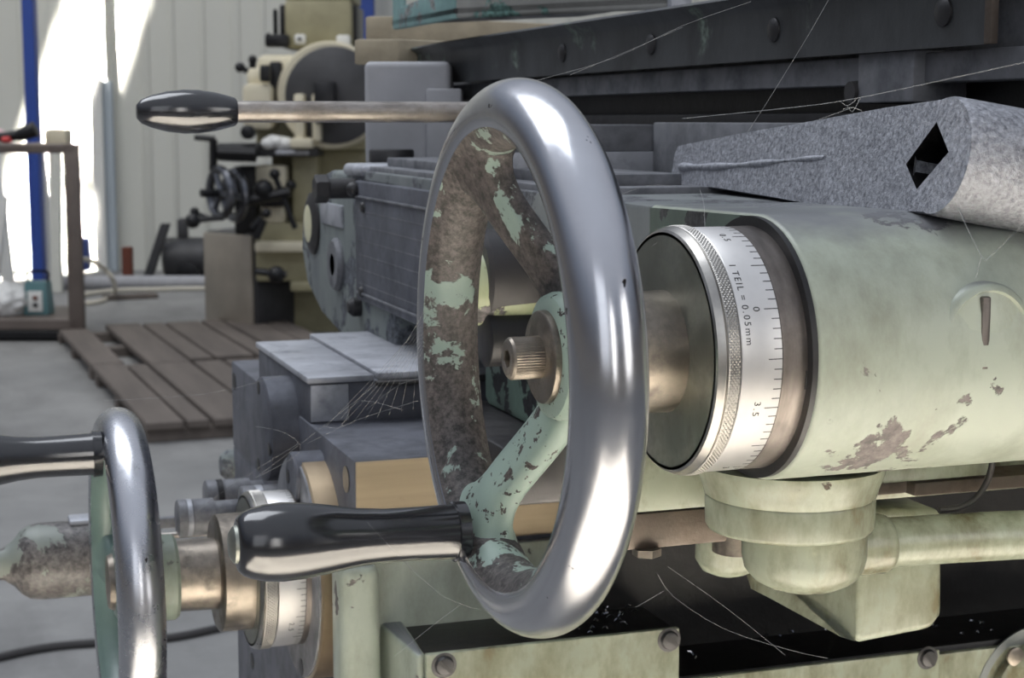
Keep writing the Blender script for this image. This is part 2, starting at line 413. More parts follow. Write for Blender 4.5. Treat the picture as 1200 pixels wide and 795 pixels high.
# ------------------------------------------------------------------ graduated dials
def dial(c, root, R, x, texts, phi0):
    """x: face, bevel end, knurl end, scale end, collar end (relative to c along X); phi from -Y downwards"""
    c = V(c)
    P = lambda X, ph, rr: c + V((X, -rr * cos(ph), -rr * sin(ph)))
    build(MB().lathe(c, (1, 0, 0), [(x[0] + .0035, .012), (x[0] + .0010, R * .55), (x[0] + .0003, R * .86), (x[0], R * .93), (x[0], R * .955)], 96), 'dial_face', m_disc, root)
    build(MB().lathe(c, (1, 0, 0), [(x[0], R * .953), (x[0] + .0006, R * .975), (x[1] - .0005, R * 1.0), (x[1], R * .995), (x[1] + .0006, R * .975)], 96, caps=False), 'bevel_ring', m_bevel, root)
    nk, rows = 960, 12
    def kfn(k, i, r):
        if k < 2 or k > rows + 1: return r
        a = i * .3333; q = (k - 2) * .5
        tri = lambda v: abs((v % 1) - .5) * 2
        return r - .00055 * max(tri(a * .5 + q * .5), tri(a * .5 - q * .5 + .5))
    prof = [(x[1], R * .985), (x[1] + .0004, R * .998)] + [(x[1] + .0008 + (x[2] - x[1] - .0016) * k / (rows - 1), R * 1.012) for k in range(rows)] + [(x[2] - .0004, R * .998), (x[2], R * .985)]
    build(MB().lathe(c, (1, 0, 0), prof, nk, caps=False, fn=kfn), 'knurled_ring', m_bevel, root, angle=15)
    build(MB().lathe(c, (1, 0, 0), [(x[2], R * .97), (x[2] + .0004, R * .985), (x[2] + .0008, R * .99), (x[3], R * .99), (x[3] + .0003, R * .98)], 128, caps=False), 'scale_ring', m_scale, root, label='satin silver ring engraved with ticks and figures')
    build(MB().lathe(c, (1, 0, 0), [(x[3], R * .97), (x[3] + .0004, R * .988), (x[4] - .002, R * .992), (x[4] - .0016, R * .97), (x[4], R * .97)], 128), 'collar', m_collar, root)
    b = MB(); Rs = R * .99
    w = .00016
    for k in range(80):
        ph = phi0 + k * 2 * PI / 80; L = .0053 if k % 5 == 0 else .0030
        da = w / Rs
        lo = [P(X, ph + s * da, Rs - .0001) for X, s in ((x[3] - L, -1), (x[3], -1), (x[3], 1), (x[3] - L, 1))]
        n = V((0, -cos(ph), -sin(ph))) * .00016
        b.prism(lo, n)
    build(b, 'scale_marks', m_ink, root)
    for txt, ph, X, size, sp in texts:
        b = MB()
        letters(txt, size, lambda tx, ty, tz, ph=ph, X=X: P(x[2] + X + ty, ph + tx / Rs, Rs + tz * .9 + .00003), b, sp)
        build(b, 'engraved_figure', m_ink, root)

d1 = thing('graduated_dial', WC + V((.08, 0, 0)), 'large steel graduated dial ring reading 1 TEIL = 0.05mm', 'dial')
RD = .0462
ph0 = -.44
st = 2 * PI / 80
tx = [('1 TEIL = 0.05mm', -.86, .0022, .0036, 1.)]
for k in range(8):
    lab = ['0', '3.5', '3', '2.5', '2', '1.5', '1', '0.5'][k]
    tx.append((lab, ph0 + k * 10 * st + (-.022 if len(lab) == 1 else -.12 + .06), .0064, .0036, 1.1))
dial(WC, d1, RD, (.0575, .0613, .0666, .0825, .0950), tx, ph0)
pn = WC + V((.0950, -RD * .97 * cos(.13), -RD * .97 * sin(.13)))
build(MB().box((-.0032, -.0012, -.0034), (.0004, .002, .0034), Matrix.Translation(pn) @ Matrix.Rotation(.13, 4, 'X')), 'collar_notch', m_ink, d1, label='black notch in the dark collar')

# ------------------------------------------------------------------ machine housing (long grey-green body, rounded near nose)
XE = WC.x + .0945
hr = .0505
hc = (WC.y, WC.z)
house = thing('cross_slide_housing', (XE + .2, .9, hc[1] - hr), 'long green painted machine housing behind the graduated dial', 'machine housing')
def arc(cy, cz, R, a0, a1, n): return [(cy + R * cos(math.radians(a0 + (a1 - a0) * i / n)), cz + R * sin(math.radians(a0 + (a1 - a0) * i / n))) for i in range(n + 1)]
nose = arc(hc[0], hc[1], hr, 90, 270, 40)
prof = nose + [(.66, hc[1] - hr), (.66, hc[1] + hr * .97)]
build(MB().prism([(XE, y, z) for y, z in prof], (.6, 0, 0), .0022, 3), 'nose_casting', m_house, house, angle=40)
lipm = paint('shaded_dirty_green_paint', S(92, 106, 96), S(62, 62, 62), thr=.52, scale=40, rough=.5, grime=(S(64, 68, 64), .9))  # darker, dirtier green; the end face's shade is put into the colour
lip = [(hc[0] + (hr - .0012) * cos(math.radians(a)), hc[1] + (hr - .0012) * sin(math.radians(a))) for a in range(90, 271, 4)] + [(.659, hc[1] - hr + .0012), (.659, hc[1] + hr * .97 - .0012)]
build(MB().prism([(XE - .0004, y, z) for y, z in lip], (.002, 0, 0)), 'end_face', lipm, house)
# body running away, with the far end lobed
ZT = 1.0640
XB = XE + .004
far = [(.655, hc[1] - hr), (.655, ZT), (1.0, ZT), (1.0, 1.0665), (1.19, 1.0665), (1.20, 1.062)]
lobe = [(1.30, 1.0605), (1.345, 1.053), (1.385, 1.036), (1.41, 1.012), (1.415, .99), (1.395, .962), (1.34, .942), (1.27, .932), (1.18, .930), (1.17, .955), (1.0, .962)]
build(MB().prism([(XB, y, z) for y, z in [(.655, hc[1] - hr), (.655, ZT - .001), (1.198, ZT - .001), (1.198, .966)]], (.11, 0, 0), .002, 2), 'body_casting', m_house_dark, house)
build(MB().prism([(XE + .004, y, z) for y, z in [(1.1, 1.0605)] + lobe[:9] + [(1.1, .935)]], (.17, 0, 0), .004, 3), 'end_casting', m_head, house)
# nameplate with faint engraved lines on the side of the body
y0, y1 = 0.90, 1.194
pl = build(MB().box((XE - .0015, y0, .9690), (XE + .006, y1, 1.0560), bev=.0012), 'name_plate', m_knee, house, label='dark grey plate with faint engraved lines')
b = MB()
for k in range(6):
    z = 1.034 - k * .0105
    b.box((XE - .0017, y0 + .02, z), (XE - .0012, y1 - .01, z + .0006))
for z in (1.044, .974): b.box((XE - .0030, y0 + .01, z), (XE - .0014, y1 - .004, z + .0016), bev=.0004)
build(b, 'engraved_rules', m_iron, pl)
for px, py in ((424, 243), (422, 342)):
    q = AX(px, py, XE - .003); build(MB().lathe(q, (1, 0, 0), [(-.001, 0), (-.0008, .003), (.001, .0042), (.006, .0042)], 20), 'screw', m_iron_d, house)
q = AX(416, 360, XE); build(MB().lathe(q, (1, 0, 0), [(-.006, 0), (-.0055, .004), (-.002, .0072), (.006, .0072)], 24), 'screw', m_iron_d, house)
# recessed hole and light round cap on the end casting
q = AX(395, 310, XE + .003)
build(MB().lathe(q, (1, 0, 0), [(-.004, .0085), (-.004, .0185), (-.001, .021), (.003, .021)], 48, caps=False), 'bore_ring', m_iron, house)
build(MB().lathe(q, (1, 0, 0), [(-.0025, 0), (-.0025, .0095)], 40), 'bore', m_blackbg, house)
q = AX(366, 262, XE + .003)
build(MB().lathe(q, (1, 0, 0), [(-.004, 0), (-.004, .018), (-.001, .0255), (.003, .026)], 48), 'round_cover', [m_iron_d], house)
build(MB().lathe(q, (1, 0, 0), [(-.0050, 0), (-.0047, .012), (-.004, .0155), (0, .016)], 40), 'cover_centre', m_brass_l, house, label='cream enamelled disc')
# small plate and hexagon bolt
q0, q1 = AX(372, 236, XE), AX(397, 268, XE)
build(MB().box((XE + .0022, q1.y, q1.z), (XE + .006, q0.y, q0.z), bev=.001), 'small_plate', m_iron_l, house)
q = AX(412, 221, XE)
bolt = build(MB().lathe(q + V((-.020, 0, 0)), (1, 0, 0), [(0, .0075), (.026, .0075)], 24), 'hexagon_bolt', m_iron_d, house)
b = MB(); b.lathe(q + V((-.028, 0, 0)), (1, 0, 0), [(0, .0095), (.001, .0106), (.0092, .0106), (.010, .0098)], 6); build(b, 'bolt_head', m_iron_d, bolt, angle=20)
q = AX(414, 222, XE - .004); build(MB().ball(q, .0055, n=16), 'screw', m_iron_d, house)
# raised boss ridge and flat cap on top of the far end
q = AZ(459, 193, ZT + .001)
cap = build(MB().lathe((q.x, q.y, ZT - .003), (0, 0, 1), [(0, .026), (.003, .024), (.005, .0195), (.0055, .0178), (.0145, .0178), (.016, .0168), (.016, 0)], 48), 'round_cap', m_iron_d, house)
build(MB().box((XE + .001, 1.185, ZT - .006), (XE + .13, 1.245, ZT + .0035), bev=.0045, seg=3), 'top_ridge', m_iron_l, house)
build(MB().box((XE + .008, .77, ZT - .004), (XE + .10, 1.19, ZT + .0025), bev=.001), 'top_way', m_iron, house)
build(MB().box((XE + .022, .79, ZT + .002), (XE + .075, 1.19, ZT + .0085), bev=.001), 'dovetail_ledge', m_iron, house)
# slotted plug on the nose
pc = AY(1160, 394, .512)
pg = build(MB().lathe((pc.x, .5165, pc.z), (0, -1, 0), [(-.012, .0198), (.0018, .0195), (.0036, .0182), (.0042, .0166), (.0030, .0158), (.0046, .009), (.0050, 0)], 64), 'slotted_plug', m_house, house, angle=50)
b = MB()
b.box((pc.x - .0040, pc.y - .0010, pc.z - .0125), (pc.x - .0004, pc.y + .0030, pc.z + .0145), bev=.0008)
build(b, 'plug_slot', m_collar, pg, label='dark bare metal slot across the plug')
# dark ring drawn as the shadow gap between dial and housing face
build(MB().lathe((XE - .0020, hc[0], hc[1]), (1, 0, 0), [(0, .03), (0, hr - .001), (.0022, hr - .001)], 128), 'shadow_ring', m_black_dull, house)

# ------------------------------------------------------------------ things under the housing
fc = AY(925, 600, .585)
fit = thing('pipe_fitting', (fc.x, fc.y, .905), 'green round pipe elbow fitting hanging under the machine housing', 'pipe fitting')
zf = [AY(925, py, .585 - .030).z for py in (600, 642)]
zb = AY(945, 699, .585 - .012).z
build(MB().lathe((fc.x, fc.y, .9640), (0, 0, -1), [(0, .0378), (.003, .0375), (.006, .0364), (.009, .0353), (.9640 - zf[0], .0343), (.9640 - zf[0] + .001, .033)], 72, caps=True), 'neck', m_house_low, fit, angle=60)
hf = zf[0] - zf[1]
build(MB().lathe((fc.x, fc.y, zf[0]), (0, 0, -1), [(-.0005, .0325), (.0003, .0338), (.0012, .0341), (hf - .002, .0339), (hf - .0003, .0331), (hf, .030)], 72), 'flange', m_house_low, fit, angle=60)
he = zf[1] - zb
build(MB().lathe((fc.x + .0065, fc.y - .001, zf[1]), (0, 0, -1), [(-.002, .0252), (he * .45, .0252), (he * .66, .0240), (he * .82, .0208), (he * .93, .0160), (he * .99, .009), (he, 0)], 72), 'elbow', m_house_low, fit, angle=60)
p0 = AY(1030, 637, .585); p1 = AY(1120, 631, .585); p2 = AY(1215, 626, .585); p3 = p2 + (p2 - p1) * 3
build(MB().lathe(p0 + V((-.014, 0, 0)), (1, 0, -.0), [(0, .0125), (.014, .0125), (.0160, .0120), (.0168, .0112)], 48), 'pipe_socket', m_house_low, fit)
build(MB().tube([p0 + V((-.006, 0, 0)), p0 + V((.006, 0, 0)), p1, p2, p3], .0104, 32), 'pipe', m_house_low, fit)

# olive saddle body behind the fitting, brown way below it
sad = thing('saddle_casting', (.5, .7, .92), 'olive green saddle casting with brown lower edge beneath the housing', 'saddle')
build(MB().box((.252, .6225, .9374), (.75, .642, .9643), bev=.003), 'saddle_body', m_house_low, sad)
build(MB().box((.34, .64, .930), (.75, .71, .9640), bev=.002), 'saddle_web', m_house_low, sad)
build(MB().box((.250, .6235, .9222), (.335, .642, .9374), bev=.001), 'way_strip', m_brown, sad, label='brown oily steel strip')
a0, a1 = AY(1031, 548, .60), AY(1160, 584, .60)
build(MB().box((a0.x, .598, .9480), (a1.x, .64, .9640), bev=.002), 'cover_block', m_house_low, sad)
build(MB().box((a0.x - .004, .603, .9420), (a0.x + .016, .64, .9485), bev=.0015), 'lug', m_brown, sad)
build(MB().box((a1.x - .035, .604, .9400), (.75, .70, .946), bev=.001), 'rear_strip', m_brown, sad)
q = AY(853, 674, .69)
build(MB().lathe((q.x, q.y, .9370), (0, 0, -1), [(0, .0155), (.937 - q.z - .008, .0155), (.937 - q.z - .003, .0125), (.937 - q.z - .0005, .007), (.937 - q.z, 0)], 40), 'drain_boss', m_house_low, sad, angle=60)
q = AY(762, 671, .62); build(MB().lathe((q.x, q.y + .004, .9225), (0, 0, -1), [(0, .0062), (.003, .0062), (.0034, .0055)], 6), 'bolt_head', m_sleeve, sad)
q = AY(875, 680, .62); build(MB().lathe((q.x, q.y + .01, .928), (0, 0, -1), [(0, .0105), (.012, .0105), (.0125, .0095)], 32), 'bolt_head', m_sleeve, sad)

kb = thing('black_cable', AY(1140, 575, .595), 'short black rubber cable curving out behind the green pipe', 'cable')
c0 = [AY(*p, .594) for p in ((1163, 530), (1162, 548), (1155, 568), (1143, 585), (1125, 595), (1100, 598))]
build(MB().tube(c0, .0014, 10), 'cable_sheath', m_cable, kb)

# wedge shaped green chute
ch = thing('guard_chute', AY(1008, 750, .64), 'green wedge shaped metal guard hanging below the pipe elbow', 'guard')
yf = .64
A = [AY(*p, yf) for p in ((1003, 598), (1106, 598), (1106, 722), (1092, 739), (1010, 755), (1002, 752))]
bk = V((0, .05, 0))
b = MB()
# right-hand face and swept left-hand face meeting at the vertical edge
b.prism(A, (0, .055, 0), .004, 4)
L = [A[0], A[5], A[5] + V((-.006, .002, .002)), AY(905, 703, .68), AY(880, 690, .70), AY(880, 650, .70)]
t = bmesh.new()
vt = [t.verts.new(p) for p in L]; f = t.faces.new(vt); r_ = bmesh.ops.extrude_face_region(t, geom=[f])
bmesh.ops.translate(t, vec=V((.012, .03, 0)), verts=[g for g in r_['geom'] if isinstance(g, bmesh.types.BMVert)])
b.join(t)
build(b, 'chute_body', m_house_low, ch, angle=45)

# ------------------------------------------------------------------ base casting with oily trough, cover panels
YP = .80
base = thing('bed_casting', (.6, 1.0, 0), 'green machine base casting with a black oily chip trough', 'machine base')
ZP1, ZP2 = .8265, .80
# trough surface and black recess
build(MB().box((.235, YP + .004, .56), (1.2, .985, .7975), bev=.003), 'chip_trough', m_oil_shade, base, label='black oil covered trough')
build(MB().box((.226, YP + .003, .60), (.372, .866, .8235), bev=.002), 'trough_step', m_oil_shade, base)
build(MB().box((.33, .852, .7), (1.2, .8640, .935)), 'recess_back', m_oil_shade, base)
# front frame (olive) under the covers
build(MB().box((.2225, YP + .0005, .55), (1.2, YP + .02, ZP2 - .0065), bev=.001), 'front_frame', m_house_low, base)
# round bearing boss in the frame
q = AY(1215, 815, YP)
bb = build(MB().lathe((q.x, YP + .001, q.z), (0, -1, 0), [(0, .043), (.001, .043), (.0015, .0385), (-.004, .038), (-.004, 0)], 64), 'boss_recess', m_house_dark, base)
build(MB().lathe((q.x, YP - .001, q.z), (0, -1, 0), [(0, .034), (.004, .033), (.006, .030), (.006, .0185), (.002, .018), (.002, 0)], 64), 'bearing_boss', m_house_low, base)
q2 = AY(1190, 770, YP - .006); build(MB().lathe((q2.x, YP - .005, q2.z), (0, -1, 0), [(0, .0055), (.0015, .0055), (.002, .004), (.002, 0)], 24), 'boss_screw', m_sleeve, base)
# corner column: curved green casting beside the bronze flange
b = MB()
zc_ = ZP1 + .0005
Q = [AZ(*p, zc_) for p in ((428, 716), (442, 704), (456, 708), (470, 724), (484, 744), (497, 764))]
plan = [(p.x, p.y) for p in Q] + [(.2275, YP + .0005), (.222, YP - .001)]
b.prism([(x, y, .55) for x, y in plan], (0, 0, zc_ - .55), .0025, 3)
xl = AY(401, 720, .835).x
b.box((xl, .836, .55), (xl + .022, .8648, .8660), bev=.007, seg=4)
b.box((xl + .01, .858, .55), (.50, .8648, .8655), bev=.001)
build(b, 'corner_column', m_house, base, angle=60)

def cover(name, x0, x1, z0, z1, screws, label):
    t = thing(name, ((x0 + x1) / 2, YP, z0), label, 'cover panel')
    build(MB().box((x0, YP - .004, z0), (x1, YP, z1), bev=.0012), 'plate', m_house_low, t)
    for px, py in screws:
        q = AY(px, py, YP - .005); R = .0052
        s_ = build(MB().lathe((q.x, YP - .004, q.z), (0, -1, 0), [(0, R + .0016), (.0003, R + .0015), (.0004, R), (.0022, R * .85), (.0027, R * .5), (.0028, 0)], 32), 'screw', m_iron_d, t)
        M = Matrix.Translation((q.x, YP - .0068, q.z)) @ Matrix.Rotation(random.uniform(.5, 1.2), 4, 'Y')
        build(MB().box((-R * .93, -.0004, -.0009), (R * .93, .0006, .0009), M), 'slot', m_ink, s_)
a0, a1 = AY(499, 768, YP - .004), AY(797, 735, YP - .004)
cover('cover_plate', a0.x, a1.x, .62, a0.z, ((521, 781), (785, 751)), 'green cover plate under the handwheel, held by two slotted screws')
b0, b1 = AY(803, 790, YP - .004), AY(1102, 760, YP - .004)
cover('cover_plate', b0.x, b1.x, .62, b1.z - .001, ((1088, 772),), 'lower green cover plate beneath the wedge guard, one slotted screw showing')

# swarf on the trough
b = MB(); rnd = random.Random(5)
for k in range(170):
    if k < 120:
        px, py = rnd.gauss(735, 34), rnd.gauss(700, 22); q = AZ(px, py, .8245)
        if not (.24 < q.x < .36 and YP + .005 < q.y < .93): continue
    else:
        px, py = rnd.uniform(800, 1190), rnd.uniform(690, 775); q = AZ(px, py, .7985)
        if not (.38 < q.x < .9 and YP + .006 < q.y < .92): continue
    a = rnd.uniform(0, 6.3); L = rnd.uniform(.0015, .0045); d = V((cos(a), sin(a), rnd.uniform(0, .5)))
    w_ = d.cross(V((0, 0, 1))).normalized() * .0006
    pts = [q + d * (L * t) + V((0, 0, .0012 * sin(t * PI) + .0003)) + w_ * sin(t * 7) for t in (0, .35, .7, 1)]
    b.tube(pts, .0004, 4, sub=2)
build(b, 'metal_swarf', m_swarf, None, label='bright steel chips scattered in the black oily trough', cat='metal chips', kind='stuff')

# ------------------------------------------------------------------ saddle block (grey, lower middle)
KF = .9156
XS = .225 * KF
def sb(x, y, z): return (x * KF, y * KF, CAMH - (CAMH - z) * KF)
blk = thing('knee_block', (.36, 1.15, .60), 'grey cast iron knee block with two flat slide plates on top', 'machine block')
def kbox(name, lo, hi, bev, m, lab=None): build(MB().box(sb(*lo), sb(*hi), bev=bev), name, m, blk, label=lab)
kbox('lower_block', (.225, .9454, .828), (.60, 1.3834, .8997), .0012, m_knee)
kbox('front_face', (.2258, .9442, .846), (.60, .9458, .8990), .0003, m_brass, 'tan machined front face of the block')
kbox('pedestal', (.225, .9454, .52), (.60, 1.3834, .8285), .002, m_knee)
kbox('upper_block', (.226, 1.0737, .8995), (.60, 1.26, .9268), .0008, m_knee)
kbox('end_strip', (.2266, 1.0722, .901), (.252, 1.075, .9255), .0004, m_iron_l)
kbox('slide_plate', (.224, 1.0705, .9268), (.2695, 1.262, .9312), .001, m_iron_l)
kbox('slide_plate', (.2725, 1.0735, .9268), (.56, 1.292, .9318), .001, m_iron_l)
kbox('plate_lip', (.2705, 1.067, .9235), (.56, 1.0738, .9268), .0008, m_iron_d)
# lobed bosses on the end
def boss(px, py, R, x0, name='boss', m=m_knee, sq=1.0):
    q = AX(px, py, x0)
    build(MB().lathe(q, (1, 0, 0), [(0, 0), (0, R * .93), (.0012, R), (XS - x0 + .004, R)], 64), name, m, blk)
    return q
q = boss(306, 503, .0335, XS - .018)
for dz, dy in ((.026, .006), (-.0255, .012), (-.008, -.027)):
    build(MB().lathe(q + V((-.0004, dy, dz)), (1, 0, 0), [(0, 0), (0, .0042), (.003, .0042)], 20), 'bolt_hole', m_oil_shade, blk)
q = boss(341, 562, .0162, XS - .018)
build(MB().lathe(q + V((-.0004, .009, 0)), (1, 0, 0), [(0, 0), (0, .0042), (.003, .0042)], 20), 'bolt_hole', m_oil_shade, blk)
for px, py, R in ((274, 447, .0065), (405, 562, .0075), (316, 590, .006), (295, 775, .006)):
    build(MB().lathe(AX(px, py, XS - .0005), (1, 0, 0), [(0, 0), (0, R), (.003, R)], 20), 'bolt_hole', m_oil_shade, blk)
build(MB().lathe(AX(272, 545, XS), (1, 0, 0), [(-.010, 0), (-.009, .008), (-.004, .012), (.004, .012)], 24), 'acorn_nut', m_head, blk)

# second dial and its wheel, mounted on the knee
C2 = AD(320, 666, .985)
ax2 = (C2.y, C2.z)
W2X = AY(146, 680, ax2[0] ).x
WC2 = V((W2X, ax2[0], ax2[1]))
w2 = thing('handwheel', WC2, 'chrome handwheel with teal inner rim, lower on the machine before the bottle shaped casing', 'handwheel')
handwheel(WC2, w2, (115, 235, 355), 103, .0925, (m_chrome_b, m_wheel_paint_b, m_wheel_paint_b, (m_wheel_paint_b,) * 3), (.0215, -.006), 9, hr=1.12, hR=.081, hoff=-.0150)
build(MB().lathe(WC2, (1, 0, 0), [(-.0095, .006), (-.0095, .0150), (-.0065, .0165), (-.0058, .0160)], 48), 'washer', m_sleeve, w2)
def axp(px): return AY(px, 668, ax2[0]).x - WC2.x
x_a, x_b, x_c, x_d = axp(178), axp(206), axp(252), axp(288)
build(MB().lathe(WC2, (1, 0, 0), [(.015, .0232), (x_a, .0248), (x_b - .002, .0248), (x_b, .0232)], 56), 'hub_collar', paint('pale_hub_paint', S(140, 152, 138), S(96, 96, 90), thr=.62, scale=40, rough=.45, grime=(S(98, 98, 84), .8)), w2, label='pale green painted hub collar')
build(MB().lathe(WC2, (1, 0, 0), [(x_b - .004, .0202), (x_c + .004, .0212)], 56), 'hub_sleeve', m_sleeve, w2, label='brown steel hub sleeve')
d2 = thing('graduated_dial', WC2 + V((x_d, 0, 0)), 'smaller graduated dial marked 2.5 behind the black grip', 'dial')
build(MB().lathe(WC2, (1, 0, 0), [(x_c, .021), (x_c, .0325), (x_c + .0012, .0343), (x_d + .004, .0343), (x_d + .006, .030)], 72), 'clutch_drum', m_sleeve, d2, label='plain brown steel drum')
rx = [axp(289), axp(294), axp(302), axp(340), axp(353)]
rx[2] = axp(309)
dial(WC2, d2, RD, rx, [('2.5', .50, .0070, .0042, 1.1), ('3', -.27, .0062, .0035, 1.1), ('2', 1.30, .0062, .0035, 1.1)], .02)
flx = axp(349)
build(MB().lathe(WC2, (1, 0, 0), [(flx - .0005, .040), (flx, .0655), (flx + .001, .0667), (XS - WC2.x + .002, .0667)], 96), 'flange', m_flange, d2, label='bronze coloured mounting flange')
build(MB().lathe(WC2, (1, 0, 0), [(flx - .0012, .038), (flx - .0012, .0652), (flx + .002, .0654)], 96), 'flange_face', m_iron, d2)
build(MB().lathe(WC2 + V((flx - .0016, -.012, -.0585)), (1, 0, 0), [(0, 0), (0, .0052), (.003, .0052)], 20), 'bolt_hole', m_oil_shade, d2)

# bottle shaped shaft casing reaching in behind the second wheel
bt = AD(60, 657, 1.09)
bo = thing('shaft_casing', bt, 'bottle shaped worn grey casing behind the lower handwheel', 'shaft casing')
sx = 1.09 / F
pf = [(-.0900, .0085), (-.0420, .0088), (-.0300, .0105), (-.0235, .0150), (-.0190, .0205), (-.0140, .0237), (-.006, .0250), (.046, .0252), (.050, .0240)]
build(MB().lathe(bt, (1, 0, 0), pf, 56), 'casing_body', paint('worn_casing_paint', S(126, 132, 124), S(98, 94, 92), thr=.47, scale=22, rough=.45, bump=.25, chip_rough=.4), bo, angle=60)
build(MB().box((bt.x + .012, bt.y - .008, bt.z + .0235), (bt.x + .05, bt.y + .012, bt.z + .0272), bev=.0015), 'top_pad', m_iron_l, bo)
build(MB().cyl((bt.x + .048, bt.y, bt.z), (XS + .002, bt.y, bt.z), .007, n=24), 'shaft', m_rod, bo)
build(MB().box((bt.x + .05, bt.y - .003, bt.z + .016), (bt.x + .082, bt.y + .003, bt.z + .023), bev=.0008), 'trip_lever', m_iron, bo)

# stop plungers
def plunger(px0, px1, py, r_px, dep, label, dark):
    a = AD(px0, py, dep); a2 = AY(px1, py, a.y); R = r_px * dep / F
    t = thing('stop_plunger', a, label, 'plunger', 'stop plungers on the knee block')
    L = a2.x - a.x
    build(MB().lathe(a, (1, 0, 0), [(0, 0), (0, R * .9), (.0008, R), (L * .25, R), (L * .25 + .0006, R * .93), (L * .42, R * .93), (L * .42 + .0006, R * .98), (L, R * .98)], 48), 'cap', m_iron, t)
    build(MB().lathe(a, (1, 0, 0), [(L * .26, R * .94), (L * .27, R * 1.0), (L * .39, R * 1.0), (L * .4, R * .94)], 48, caps=False), 'grip_band', m_black_dull if dark else m_iron_l, t)
    build(MB().cyl((a2.x - .002, a.y, a.z), (max(XS + .003, a2.x + .02), a.y, a.z), R * .8, n=32), 'stem', m_iron, t)
plunger(207, 250, 608, 22, 1.07, 'short grey plunger cap standing out beside the brown dial drum', False)
plunger(240, 292, 584, 21, 1.16, 'farther plunger cap with a black band around it', True)
plunger(282, 345, 590, 20, 1.04, 'plunger cap with a bright band just above the black grip', False)
a = AD(205, 627, 1.07); rd = thing('push_rod', a, 'thin bare steel rod passing behind the lower handwheel rim', 'rod')
build(MB().cyl(a + V((-.03, 0, 0)), (XS + .01, a.y, a.z - .001), .0022, n=16, bev=.0004), 'rod_bar', m_rod, rd)

# shapes seen through the wheel
lk = thing('spindle_neck', AD(580, 350, .86), 'cream green rounded casting seen through the handwheel spokes', 'casting')
q = AD(580, 345, .88)
build(MB().lathe(q + V((-.018, 0, .004)), (1, .0, -.0), [(-.006, .004), (-.004, .014), (.002, .019), (.014, .0215), (.04, .022), (.10, .022)], 48), 'neck_casting', paint('cream_green_paint', S(176, 184, 146), S(88, 84, 84), thr=.55, scale=34, rough=.3, grime=(S(92, 84, 60), .7)), lk, angle=60)
build(MB().lathe(q + V((-.018, 0, .010)), (1, 0, 0), [(.008, .022), (.010, .0245), (.06, .0245)], 40), 'neck_collar', m_iron_d, lk)
build(MB().lathe(AD(566, 398, .87), (1, 0, 0), [(0, .002), (0, .013), (.001, .0145), (.08, .0145)], 40), 'flange_ring', m_black_dull, lk)
wb = thing('apron_casting', (.36, .86, .91), 'dirty teal apron casting behind the handwheel hub', 'casting')
build(MB().box((.300, .70, .932), (.42, .93, .975), bev=.006), 'apron_body', paint('dirty_teal_paint', S(112, 136, 122), S(40, 40, 42), thr=.53, scale=26, rough=.5, grime=(S(50, 50, 50), .8)), wb)
build(MB().box((.268, .80, .9005), (.42, .943, .9325), bev=.003), 'apron_foot', m_iron_d, wb)

# ------------------------------------------------------------------ forged crank on top of the housing
HC = V((.3535, .540, 1.0868)); TIP = V((.3755, .828, 1.0762))
e1 = (TIP - HC); AL = e1.length; e1.normalize()
tilt = math.radians(10)
n_ = V((cos(tilt), 0, -sin(tilt))); n_ = (n_ - e1 * n_.dot(e1)).normalized(); e2 = e1.cross(n_)
if e2.z < 0: e2 = -e2
crank = thing('forged_crank', HC + V((0, 0, -.024)), 'rough forged steel crank arm with a square hole, lying on the housing', 'crank')
RH = .0226
def P2(a, bb, d): return HC + e1 * a + e2 * bb + n_ * d
out = []
a_t = math.radians(76)
for i in range(29):
    a = a_t + (2 * PI - 2 * a_t) * i / 28
    out.append((RH * cos(a), RH * sin(a)))
low = [(.05, -.0222), (.10, -.0205), (.16, -.0165), (.22, -.0130), (AL - .008, -.0108), (AL - .002, -.0098), (AL, -.006)]
upp = [(AL, .006), (AL - .003, .0098), (AL - .010, .0106), (.20, .0146), (.12, .0178), (.05, .0209)]
outline = out + low + upp
sqd = [(-.002, .0128), (-.0150, .0012), (.0045, -.0128), (.0165, -.0030)]
sq = []
for i in range(4):
    A_, B_ = V(sqd[i]), V(sqd[(i + 1) % 4])
    for t_ in (0, .33, .67): sq.append(tuple(A_.lerp(B_, t_)))
sq = [(x + .0085, y) for x, y in sq]
def arm_mesh():
    t = bmesh.new()
    o0 = [t.verts.new(P2(a * .985 if a < .1 else a, b_ * .97, 0)) for a, b_ in outline]
    o1 = [t.verts.new(P2(a, b_, .0022)) for a, b_ in outline]
    o2 = [t.verts.new(P2(a, b_, .0165)) for a, b_ in outline]
    s0 = [t.verts.new(P2(a, b_, 0)) for a, b_ in sq]; s1 = [t.verts.new(P2(a, b_, .0158)) for a, b_ in sq]
    n = len(outline)
    for A_, B_ in ((o0, o1), (o1, o2)):
        for i in range(n): t.faces.new((A_[i], A_[(i + 1) % n], B_[(i + 1) % n], B_[i]))
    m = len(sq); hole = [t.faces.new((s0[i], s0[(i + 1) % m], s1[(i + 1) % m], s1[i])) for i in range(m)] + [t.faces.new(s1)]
    for f_ in hole: f_.material_index = 1  # black faces: the deep hole's shade is put into the colour
    t.faces.new(o2)
    ed = [e for e in t.edges if all(v in set(o0) for v in e.verts)] + [e for e in t.edges if all(v in set(s0) for v in e.verts)]
    bmesh.ops.triangle_fill(t, use_beauty=True, use_dissolve=False, edges=ed)
    bmesh.ops.recalc_face_normals(t, faces=t.faces[:])
    return t
b = MB(); b.join(arm_mesh())
